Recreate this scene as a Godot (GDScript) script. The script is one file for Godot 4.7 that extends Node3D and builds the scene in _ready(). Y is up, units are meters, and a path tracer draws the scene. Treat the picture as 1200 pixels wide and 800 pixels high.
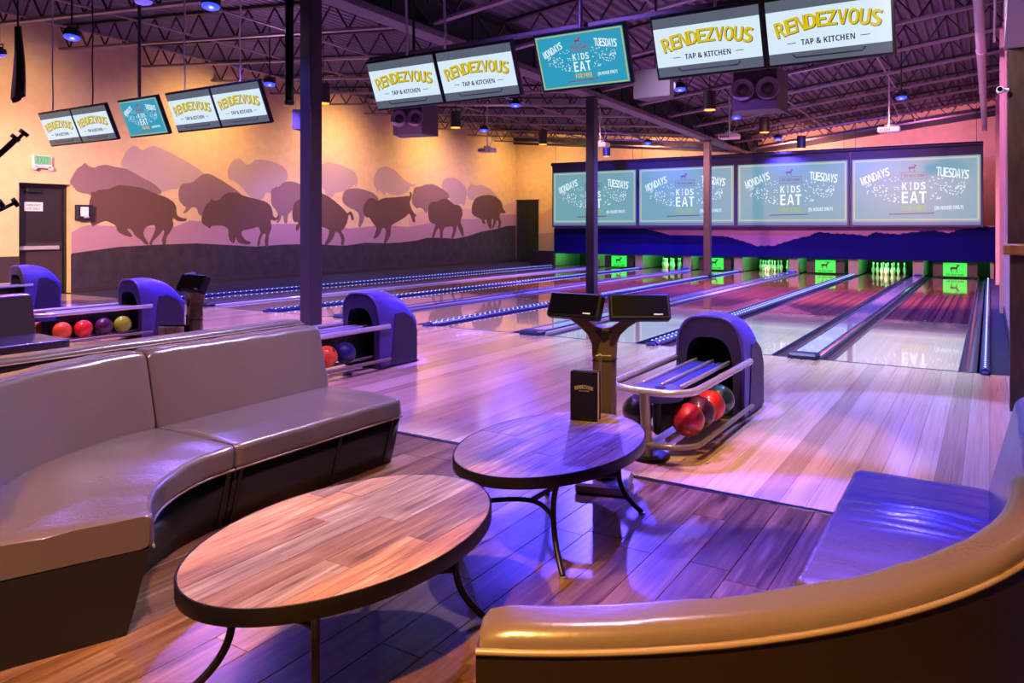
extends Node3D
# A bowling alley with a lounge in front of it. Metres, y up; the lanes run towards -z, the floor is y = 0.

var M := {}
var taken := {}
var rng := RandomNumberGenerator.new()
var fonts := {}

# ---------------------------------------------------------------- mesh builder
class Geo:
	var v := PackedVector3Array()
	var n := PackedVector3Array()
	var idx := PackedInt32Array()

	func face(p: Array, inside = null) -> void:          # flat convex polygon, turned away from «inside»
		var nn: Vector3 = (p[1] - p[0]).cross(p[2] - p[0])
		if nn.length() < 1e-12 and p.size() > 3:
			nn = (p[2] - p[0]).cross(p[3] - p[0])
		nn = nn.normalized()
		var q := p.duplicate()
		if inside != null:
			var mid := Vector3.ZERO
			for a in p:
				mid += a
			if nn.dot(mid / p.size() - inside) < 0.0:
				q.reverse()
				nn = -nn
		var at := v.size()
		for a in q:
			v.append(a)
			n.append(nn)
		for k in range(1, q.size() - 1):
			idx.append_array([at, at + k + 1, at + k])

	func grid(rows: Array, ring := false, loop := false, want := 0) -> void:   # smooth sheet or tube through rows of points
		var at := v.size()
		var w: int = rows[0].size()
		var h := rows.size()
		var nn := PackedVector3Array()
		nn.resize(w * h)
		var tris := PackedInt32Array()
		var vote := 0.0
		for r in (h if loop else h - 1):
			var r2 := (r + 1) % h
			var mid := Vector3.ZERO
			for p in rows[r]:
				mid += p
			mid /= w
			for c in (w if ring else w - 1):
				var c2 := (c + 1) % w
				var a: Vector3 = rows[r][c]
				var b: Vector3 = rows[r][c2]
				var d: Vector3 = rows[r2][c]
				var e: Vector3 = rows[r2][c2]
				var f := (b - a).cross(d - a) + (e - b).cross(d - b)
				if ring:
					vote += f.dot((a + b) * 0.5 - mid)
				nn[r * w + c] += f
				nn[r * w + c2] += f
				nn[r2 * w + c] += f
				nn[r2 * w + c2] += f
				tris.append_array([at + r * w + c, at + r * w + c2, at + r2 * w + c, at + r * w + c2, at + r2 * w + c2, at + r2 * w + c])
		var flip := vote < 0.0 if want == 0 else want < 0
		for r in h:
			for c in w:
				v.append(rows[r][c])
				var q := nn[r * w + c].normalized()
				n.append(-q if flip else q)
		for k in range(0, tris.size(), 3):
			if flip:
				idx.append_array([tris[k], tris[k + 1], tris[k + 2]])
			else:
				idx.append_array([tris[k], tris[k + 2], tris[k + 1]])

	func box(c: Vector3, s: Vector3, b := Basis.IDENTITY, bev := 0.0) -> void:
		var h := s * 0.5
		if bev <= 0.0:
			for ax in 3:
				for sg in [-1.0, 1.0]:
					var p := []
					for k in [[-1, -1], [1, -1], [1, 1], [-1, 1]]:
						var q := Vector3.ZERO
						q[ax] = sg * h[ax]
						q[(ax + 1) % 3] = k[0] * h[(ax + 1) % 3]
						q[(ax + 2) % 3] = k[1] * h[(ax + 2) % 3]
						p.append(c + b * q)
					face(p, c)
			return
		var pt := func(ax: int, sg: Array) -> Vector3:
			var q := Vector3.ZERO
			for k in 3:
				q[k] = sg[k] * (h[k] if k == ax else h[k] - bev)
			return c + b * q
		for ax in 3:
			var a1 := (ax + 1) % 3
			var a2 := (ax + 2) % 3
			for sg in [-1.0, 1.0]:
				var p := []
				for k in [[-1, -1], [1, -1], [1, 1], [-1, 1]]:
					var s3 := [0.0, 0.0, 0.0]
					s3[ax] = sg
					s3[a1] = float(k[0])
					s3[a2] = float(k[1])
					p.append(pt.call(ax, s3))
				face(p, c)
				for s1 in [-1.0, 1.0]:
					var e1 := [0.0, 0.0, 0.0]
					e1[ax] = sg
					e1[a1] = s1
					e1[a2] = -1.0
					var e2 := e1.duplicate()
					e2[a2] = 1.0
					face([pt.call(ax, e1), pt.call(ax, e2), pt.call(a1, e2), pt.call(a1, e1)], c)
		for sx in [-1.0, 1.0]:
			for sy in [-1.0, 1.0]:
				for sz in [-1.0, 1.0]:
					var s4 := [sx, sy, sz]
					face([pt.call(0, s4), pt.call(1, s4), pt.call(2, s4)], c)

	func bar(a: Vector3, b: Vector3, w: float, t: float, up := Vector3.UP) -> void:
		var d := (b - a)
		var z := d.normalized()
		var x := up.cross(z)
		if x.length() < 1e-4:
			x = Vector3.RIGHT.cross(z)
		x = x.normalized()
		box((a + b) * 0.5, Vector3(w, t, d.length()), Basis(x, z.cross(x), z))

	func tube(p: Array, r: float, sides := 10, closed := false, caps := true) -> void:
		var rows := []
		var m := p.size()
		var up := Vector3.UP
		for k in m:
			var prev: Vector3 = p[(k - 1 + m) % m] if closed else p[maxi(k - 1, 0)]
			var next: Vector3 = p[(k + 1) % m] if closed else p[mini(k + 1, m - 1)]
			var t: Vector3 = (next - prev).normalized()
			if k == 0 and absf(t.dot(up)) > 0.95:
				up = Vector3.RIGHT
			var x := up.cross(t).normalized()
			up = t.cross(x).normalized()
			var row := PackedVector3Array()
			for j in sides:
				var a := TAU * j / sides
				row.append(p[k] + (x * cos(a) + up * sin(a)) * r)
			rows.append(row)
		grid(rows, true, closed)
		if caps and not closed:
			face(Array(rows[0]), p[1])
			face(Array(rows[m - 1]), p[m - 2])

	func lathe(prof: Array, sides := 20, xf := Transform3D.IDENTITY) -> void:   # profile of Vector2(radius, height)
		var rows := []
		for q in prof:
			var row := PackedVector3Array()
			for j in sides:
				var a := TAU * j / sides
				row.append(xf * Vector3(cos(a) * q.x, q.y, sin(a) * q.x))
			rows.append(row)
		grid(rows, true)

	func cyl(c: Vector3, r: float, h: float, sides := 16, b := Basis.IDENTITY, r2 := -1.0) -> void:
		var lo := []
		var hi := []
		var rt := r if r2 < 0.0 else r2
		for j in sides:
			var a := TAU * j / sides
			lo.append(c + b * Vector3(cos(a) * r, -h / 2, sin(a) * r))
			hi.append(c + b * Vector3(cos(a) * rt, h / 2, sin(a) * rt))
		grid([PackedVector3Array(lo), PackedVector3Array(hi)], true)
		face(lo, c)
		face(hi, c)

	func prism(poly: PackedVector2Array, z0: float, z1: float, xf := Transform3D.IDENTITY) -> void:
		var t := Geometry2D.triangulate_polygon(poly)
		var c0 := xf * Vector3(0, 0, (z0 + z1) / 2)
		var up := (xf.basis * Vector3(0, 0, 1)).normalized()
		for k in range(0, t.size(), 3):
			for z in [z0, z1]:
				var p := []
				for j in 3:
					var q := poly[t[k + j]]
					p.append(xf * Vector3(q.x, q.y, z))
				var mid: Vector3 = (p[0] + p[1] + p[2]) / 3.0
				face(p, mid - up * (1.0 if z == maxf(z0, z1) else -1.0))
		var cw := Geometry2D.is_polygon_clockwise(poly)
		for k in poly.size():
			var a := poly[k]
			var b := poly[(k + 1) % poly.size()]
			var out := Vector2(b.y - a.y, a.x - b.x) * (-1.0 if cw else 1.0)
			var m2 := (a + b) / 2 - out.normalized() * 0.01
			face([xf * Vector3(a.x, a.y, z0), xf * Vector3(b.x, b.y, z0), xf * Vector3(b.x, b.y, z1), xf * Vector3(a.x, a.y, z1)], xf * Vector3(m2.x, m2.y, (z0 + z1) / 2))

	func merge(o: ArrayMesh, xf: Transform3D) -> void:
		for s in o.get_surface_count():
			var a := o.surface_get_arrays(s)
			var at := v.size()
			var nb := xf.basis.inverse().transposed()
			for k in a[Mesh.ARRAY_VERTEX].size():
				v.append(xf * a[Mesh.ARRAY_VERTEX][k])
				n.append((nb * a[Mesh.ARRAY_NORMAL][k]).normalized())
			for k in a[Mesh.ARRAY_INDEX]:
				idx.append(at + k)

	func mesh() -> ArrayMesh:
		var a := []
		a.resize(Mesh.ARRAY_MAX)
		a[Mesh.ARRAY_VERTEX] = v
		a[Mesh.ARRAY_NORMAL] = n
		a[Mesh.ARRAY_INDEX] = idx
		var m := ArrayMesh.new()
		m.add_surface_from_arrays(Mesh.PRIMITIVE_TRIANGLES, a)
		return m

# ---------------------------------------------------------------- naming and placing
func numbered(called: String) -> String:
	taken[called] = taken.get(called, -1) + 1
	return called if taken[called] == 0 else "%s_%03d" % [called, taken[called]]

func tag(o: Node, label: String, category: String, group := "") -> Node:
	o.set_meta("label", label)
	o.set_meta("category", category)
	if group != "":
		o.set_meta("group", group)
	return o

func thing(called: String, label: String, category: String, at := Vector3.ZERO, turn := 0.0, group := "") -> Node3D:
	var o := Node3D.new()
	o.name = numbered(called)
	add_child(o, true)
	o.position = at
	o.rotation.y = turn
	tag(o, label, category, group)
	return o

func part(parent: Node, called: String, g, m: Material, label := "") -> MeshInstance3D:
	var o := MeshInstance3D.new()
	o.mesh = g.mesh() if g is Geo else g
	o.material_override = m
	var k := 0
	var nm := called
	while parent.has_node(NodePath(nm)):
		k += 1
		nm = "%s_%03d" % [called, k]
	o.name = nm
	parent.add_child(o, true)
	if label != "":
		o.set_meta("label", label)
	return o

func struct(called: String, label: String, category: String) -> Node3D:
	var o := Node3D.new()
	o.name = numbered(called)
	add_child(o, true)
	tag(o, label, category)
	o.set_meta("kind", "structure")
	return o

func twin(src: Node3D, at: Vector3, turn: float, label: String) -> Node3D:
	var o: Node3D = src.duplicate()
	var base := String(src.name)
	o.name = numbered(base)
	add_child(o, true)
	o.position = at
	o.rotation.y = turn
	o.set_meta("label", label)
	return o

func boxg(c: Vector3, s: Vector3, bev := 0.0, b := Basis.IDENTITY) -> Geo:
	var g := Geo.new()
	g.box(c, s, b, bev)
	return g

# ---------------------------------------------------------------- lettering
func glyphs(s: String, bold := true) -> ArrayMesh:
	var key := s + str(bold)
	if not fonts.has(key):
		var f := SystemFont.new()
		f.font_names = PackedStringArray(["Droid Sans"])
		f.font_weight = 700 if bold else 400
		var t := TextMesh.new()
		t.text = s
		t.font = f
		t.font_size = 48
		t.pixel_size = 0.01
		t.depth = 0.02
		t.curve_step = 1.0
		var am := ArrayMesh.new()
		am.add_surface_from_arrays(Mesh.PRIMITIVE_TRIANGLES, t.get_mesh_arrays())
		fonts[key] = am
	return fonts[key]

func letter(g: Geo, s: String, at: Vector2, w: float, h: float, z: float, turn := 0.0, bold := true, slant := 0.0) -> void:
	# the text «s» fitted into w by h, centred on «at» in the plane z
	var m := glyphs(s, bold)
	var bb := m.get_aabb()
	var fit := Transform3D(Basis.from_scale(Vector3(w / bb.size.x, h / bb.size.y, 0.05)), Vector3.ZERO)
	var mid := Transform3D(Basis.IDENTITY, -bb.get_center())
	var sh := Basis(Vector3(1, slant, 0), Vector3(0, 1, 0), Vector3(0, 0, 1))
	g.merge(m, Transform3D(Basis(Vector3(0, 0, 1), turn) * sh, Vector3(at.x, at.y, z)) * fit * mid)

# ---------------------------------------------------------------- materials
func mat(c: Color, rough := 0.6, metal := 0.0, spec := 0.5) -> StandardMaterial3D:
	var m := StandardMaterial3D.new()
	m.albedo_color = c
	m.roughness = rough
	m.metallic = metal
	m.metallic_specular = spec
	return m

func glow(c: Color, e := 1.0) -> StandardMaterial3D:
	var m := mat(Color(0.02, 0.02, 0.02), 0.4)
	m.emission_enabled = true
	m.emission = c
	m.emission_energy_multiplier = e
	return m

func grain(seed_: int, stops: Array, across: int, along: int, blot := 0.35, size := 512) -> ImageTexture:
	# streaks along v: fine fibres over broad bands
	var f := FastNoiseLite.new()
	f.seed = seed_
	f.frequency = 0.5
	f.noise_type = FastNoiseLite.TYPE_VALUE
	var a := f.get_seamless_image(across, along)
	a.resize(size, size, Image.INTERPOLATE_CUBIC)
	f.seed = seed_ + 7
	f.frequency = 0.08
	f.noise_type = FastNoiseLite.TYPE_SIMPLEX_SMOOTH
	f.fractal_octaves = 3
	var b := f.get_seamless_image(96, 24)
	b.resize(size, size, Image.INTERPOLATE_CUBIC)
	var im := Image.create(size, size, false, Image.FORMAT_RGB8)
	for y in size:
		for x in size:
			var t: float = clampf(a.get_pixel(x, y).r * (1.0 - blot) + b.get_pixel(x, y).r * blot, 0.0, 0.9999) * (stops.size() - 1)
			var k := int(t)
			im.set_pixel(x, y, (stops[k] as Color).lerp(stops[k + 1], t - k))
	im.generate_mipmaps()
	return ImageTexture.create_from_image(im)

func mottle(seed_: int, stops: Array, freq: float, size := 256) -> ImageTexture:
	var f := FastNoiseLite.new()
	f.seed = seed_
	f.frequency = freq
	f.fractal_octaves = 4
	var a := f.get_seamless_image(size, size)
	var im := Image.create(size, size, false, Image.FORMAT_RGB8)
	for y in size:
		for x in size:
			var t: float = clampf(a.get_pixel(x, y).r, 0.0, 0.9999) * (stops.size() - 1)
			var k := int(t)
			im.set_pixel(x, y, (stops[k] as Color).lerp(stops[k + 1], t - k))
	im.generate_mipmaps()
	return ImageTexture.create_from_image(im)

func bumps(seed_: int, freq: float, strength: float, size := 256) -> ImageTexture:
	var f := FastNoiseLite.new()
	f.seed = seed_
	f.frequency = freq
	f.fractal_octaves = 4
	var a := f.get_seamless_image(size, size)
	a.convert(Image.FORMAT_RGBA8)
	a.bump_map_to_normal_map(strength)
	return ImageTexture.create_from_image(a)

func tri(m: StandardMaterial3D, tex: Texture2D, metres: Vector3, world := true, off := Vector3.ZERO) -> StandardMaterial3D:
	m.albedo_texture = tex
	m.uv1_triplanar = true
	m.uv1_world_triplanar = world
	m.uv1_scale = Vector3(1.0 / metres.x, 1.0 / metres.y, 1.0 / metres.z)
	m.uv1_offset = off
	return m

func bumpy(m: StandardMaterial3D, tex: Texture2D, depth: float, metres := 0.5) -> StandardMaterial3D:
	m.normal_enabled = true
	m.normal_texture = tex
	m.normal_scale = depth
	m.uv1_triplanar = true
	if not m.albedo_texture:
		m.uv1_scale = Vector3.ONE / metres
	return m

func lacquer(m: StandardMaterial3D) -> void:
	m.metallic_specular = 1.0
	m.clearcoat_enabled = true
	m.clearcoat = 1.0
	m.clearcoat_roughness = 0.03

func make_materials() -> void:
	# reclaimed-look vinyl planks, four tones
	var vin := []
	for k in 2:
		vin.append(grain(11 + k * 5, [Color(0.16, 0.1, 0.06), Color(0.42, 0.3, 0.21), Color(0.58, 0.45, 0.33), Color(0.8, 0.67, 0.53)], 128, 12, 0.45))
	M.plank = []
	for k in 5:
		var m := mat([Color(0.84, 0.8, 0.77), Color(0.78, 0.74, 0.71), Color(0.88, 0.85, 0.82), Color(0.72, 0.67, 0.63), Color(0.82, 0.76, 0.68)][k], 0.3)
		tri(m, vin[k % 2], Vector3(0.9, 0.9, 1.8), true, Vector3(0.37 * k, 0, 0.21 * k))
		M.plank.append(m)
	# maple boards of the approach and the lanes
	var maple := grain(31, [Color(0.66, 0.56, 0.46), Color(0.8, 0.7, 0.59), Color(0.84, 0.75, 0.65), Color(0.9, 0.82, 0.72)], 160, 6, 0.3)
	M.board = []
	for k in 5:
		var m := mat([Color(0.94, 0.92, 0.91), Color(0.85, 0.82, 0.8), Color(1, 1, 1), Color(0.9, 0.86, 0.83), Color(0.96, 0.93, 0.88)][k], 0.17)
		m.metallic_specular = 0.7
		m.clearcoat_enabled = true
		m.clearcoat = 0.5
		m.clearcoat_roughness = 0.14
		tri(m, maple, Vector3(0.8, 0.8, 2.5), true, Vector3(0.31 * k, 0, 0.17 * k))
		M.board.append(m)
	M.lane = []
	for k in 4:
		var m := mat([Color(0.84, 0.58, 0.48), Color(0.74, 0.48, 0.4), Color(0.92, 0.66, 0.55), Color(0.6, 0.36, 0.3)][k], 0.07)
		lacquer(m)
		tri(m, maple, Vector3(0.9, 0.9, 6.0), true, Vector3(0.27 * k, 0, 0.4 * k))
		M.lane.append(m)
	M.head = []  # paler than the lane: reflected screen light put into the colour
	for k in 3:
		var m := mat([Color(0.97, 0.95, 0.93), Color(0.91, 0.88, 0.86), Color(1, 0.98, 0.95)][k], 0.07)
		lacquer(m)
		tri(m, maple, Vector3(0.9, 0.9, 6.0), true, Vector3(0.27 * k, 0, 0.4 * k))
		M.head.append(m)
	# reclaimed table boards
	var tt := grain(51, [Color(0.24, 0.17, 0.13), Color(0.52, 0.4, 0.33), Color(0.66, 0.55, 0.47), Color(0.9, 0.83, 0.77)], 110, 14, 0.45)
	M.tabletop = []
	for k in 5:
		var m := mat([Color(0.93, 0.88, 0.85), Color(0.8, 0.73, 0.69), Color(0.86, 0.86, 0.88), Color(0.94, 0.86, 0.77), Color(0.73, 0.71, 0.72)][k], 0.44, 0.0, 0.3)
		tri(m, tt, Vector3(0.5, 0.5, 1.1), false, Vector3(0.29 * k, 0.1, 0.37 * k))
		M.tabletop.append(m)
	var hide := bumps(71, 0.06, 3.0)
	M.leather = bumpy(mat(Color(0.38, 0.32, 0.3), 0.27, 0.1, 0.65), hide, 0.1, 0.35)
	M.leather_dark = bumpy(mat(Color(0.1, 0.055, 0.035), 0.45), hide, 0.1, 0.35)
	M.piping = mat(Color(0.5, 0.42, 0.36), 0.4, 0.1)
	M.base = bumpy(mat(Color(0.065, 0.045, 0.04), 0.5), bumps(72, 0.1, 2.0), 0.1, 0.3)
	M.iron = mat(Color(0.16, 0.13, 0.12), 0.4, 0.7)
	M.bronze = mat(Color(0.5, 0.41, 0.27), 0.38, 0.45)
	M.steel = mat(Color(0.78, 0.77, 0.8), 0.25, 0.55)
	M.brushed = mat(Color(0.56, 0.51, 0.44), 0.36, 0.55)
	M.black = mat(Color(0.05, 0.05, 0.055), 0.5)
	M.blacker = mat(Color(0.012, 0.012, 0.014), 0.7)
	M.hood = bumpy(mat(Color(0.27, 0.21, 0.52), 0.4), bumps(73, 0.2, 1.5), 0.08, 0.25)
	M.hood_panel = mat(Color(0.14, 0.1, 0.24), 0.45)
	M.tray = mat(Color(0.3, 0.36, 0.85), 0.1, 0.2)  # blue light on the chrome track put into its colour
	M.bluecap = mat(Color(0.12, 0.12, 0.34), 0.3)
	M.gutter = mat(Color(0.2, 0.21, 0.28), 0.22)
	M.cap_flat = mat(Color(0.7, 0.68, 0.8), 0.12)
	lacquer(M.cap_flat)
	M.cap_dark = mat(Color(0.12, 0.12, 0.38), 0.28)
	M.end_cap = mat(Color(0.08, 0.08, 0.24), 0.5)
	M.joint = mat(Color(0.07, 0.06, 0.07), 0.7)
	M.stripe = mat(Color(0.05, 0.04, 0.1), 0.35)
	M.carpet = tri(mat(Color(0.75, 0.75, 0.9), 0.95), mottle(81, [Color(0.1, 0.09, 0.16), Color(0.22, 0.2, 0.3)], 0.05), Vector3(0.8, 0.8, 0.8))
	var plaster := mottle(82, [Color(0.93, 0.93, 0.93), Color(1, 1, 1)], 0.02)
	M.wall = tri(mat(Color(0.83, 0.71, 0.55), 0.8), plaster, Vector3(2, 2, 2))
	M.wall_pink = tri(mat(Color(0.72, 0.6, 0.58), 0.8), plaster, Vector3(2, 2, 2))
	M.wall_yellow = tri(mat(Color(0.88, 0.62, 0.16), 0.8), plaster, Vector3(2, 2, 2))
	M.wainscot = tri(mat(Color(0.2, 0.14, 0.17), 0.7), plaster, Vector3(2, 2, 2))
	M.bison_far = mat(Color(0.66, 0.56, 0.57), 0.85)
	M.bison_mid = mat(Color(0.5, 0.38, 0.41), 0.85)
	M.bison_near = mat(Color(0.36, 0.24, 0.23), 0.85)
	M.hill_far = mat(Color(0.76, 0.6, 0.58), 0.85)
	M.hill_mid = mat(Color(0.64, 0.48, 0.56), 0.85)
	M.hill_near = tri(mat(Color(0.9, 0.9, 0.9), 0.85), mottle(83, [Color(0.16, 0.12, 0.18), Color(0.26, 0.2, 0.28)], 0.03), Vector3(3, 3, 3))
	M.deck = mat(Color(0.33, 0.29, 0.37), 0.6)
	M.joist = mat(Color(0.1, 0.085, 0.11), 0.55)
	M.chord = mat(Color(0.46, 0.4, 0.46), 0.5)
	M.girder = mat(Color(0.34, 0.3, 0.36), 0.5)
	M.curtain_green = mat(Color(0.13, 0.19, 0.19), 0.8)
	M.column = mat(Color(0.2, 0.18, 0.22), 0.35)
	M.pipe = mat(Color(0.7, 0.66, 0.7), 0.4)
	M.soffit = mat(Color(0.6, 0.54, 0.6), 0.8)
	M.post = tri(mat(Color(1, 1, 1), 0.5), grain(61, [Color(0.16, 0.1, 0.06), Color(0.3, 0.19, 0.11)], 64, 8, 0.4, 256), Vector3(0.6, 0.6, 0.6))
	M.oak = tri(mat(Color(1, 1, 1), 0.45), grain(62, [Color(0.4, 0.24, 0.1), Color(0.6, 0.38, 0.17), Color(0.7, 0.46, 0.22)], 80, 8, 0.4, 256), Vector3(0.7, 0.7, 0.7))
	M.maskboard = mat(Color(0.38, 0.25, 0.43), 0.6)
	M.mountain = mat(Color(0.045, 0.04, 0.27), 0.8, 0.0, 0.1)
	M.frame_blue = mat(Color(0.08, 0.07, 0.16), 0.6)
	M.kick = mat(Color(0.4, 0.4, 0.34), 0.5)
	M.pin = mat(Color(0.93, 0.92, 0.88), 0.2)
	M.pinred = mat(Color(0.7, 0.08, 0.08), 0.3)
	M.bezel = mat(Color(0.04, 0.045, 0.07), 0.3)
	M.speaker = mat(Color(0.3, 0.22, 0.27), 0.55)
	M.cone = mat(Color(0.55, 0.42, 0.52), 0.5)
	M.projector = mat(Color(0.72, 0.72, 0.76), 0.4)
	M.door = mat(Color(0.13, 0.085, 0.11), 0.5)
	M.white = mat(Color(0.85, 0.84, 0.84), 0.5)
	M.drape = mat(Color(0.2, 0.14, 0.1), 0.8)
	M.backdrape = mat(Color(0.09, 0.08, 0.09), 0.85)
	M.cable = mat(Color(0.6, 0.58, 0.68), 0.5)
	M.paper = mat(Color(0.78, 0.66, 0.5), 0.7)
	M.menu = mat(Color(0.07, 0.05, 0.045), 0.45)
	M.print_cream = mat(Color(0.86, 0.78, 0.62), 0.6)
	M.lens = mat(Color(0.016, 0.014, 0.016), 0.5, 0.0, 0.2)
	# things that give off light
	M.tv_white = glow(Color(0.86, 0.94, 1.0), 0.95)
	M.tv_grey = glow(Color(0.5, 0.55, 0.63), 0.45)
	M.tv_yellow = glow(Color(0.88, 0.78, 0.03), 0.92)
	M.tv_ink = glow(Color(0.2, 0.22, 0.3), 0.2)
	M.tv_teal = glow(Color(0.16, 0.66, 0.8), 0.82)
	M.tv_edge = glow(Color(0.85, 0.85, 0.35), 0.7)
	M.tv_red = glow(Color(0.8, 0.16, 0.18), 0.6)
	M.tv_text = glow(Color(0.88, 0.97, 1.0), 0.95)
	M.sc_back = glow(Color(0.5, 0.74, 0.8), 0.72)
	M.sc_edge = glow(Color(0.85, 0.88, 0.72), 0.7)
	M.sc_hem = glow(Color(0.5, 0.6, 0.9), 0.5)
	M.sc_text = glow(Color(0.9, 0.98, 1.0), 0.95)
	M.sc_red = glow(Color(0.55, 0.28, 0.45), 0.5)
	M.sc_lime = glow(Color(0.66, 0.82, 0.3), 0.75)
	M.sign_green = glow(Color(0.16, 1.0, 0.32), 0.95)
	M.sign_ink = glow(Color(0.0, 0.12, 0.04), 0.3)
	M.tube_green = glow(Color(0.1, 1.0, 0.3), 1.5)
	M.led = glow(Color(0.55, 0.66, 1.0), 4.5)
	M.par = glow(Color(0.13, 0.2, 1.0), 3.6)
	M.par_amber = glow(Color(1.0, 0.62, 0.2), 2.5)
	M.par_pink = glow(Color(1.0, 0.3, 0.62), 3.0)
	M.exit_white = glow(Color(0.85, 0.95, 0.85), 0.6)
	M.exit_green = glow(Color(0.2, 0.85, 0.3), 0.9)

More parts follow.
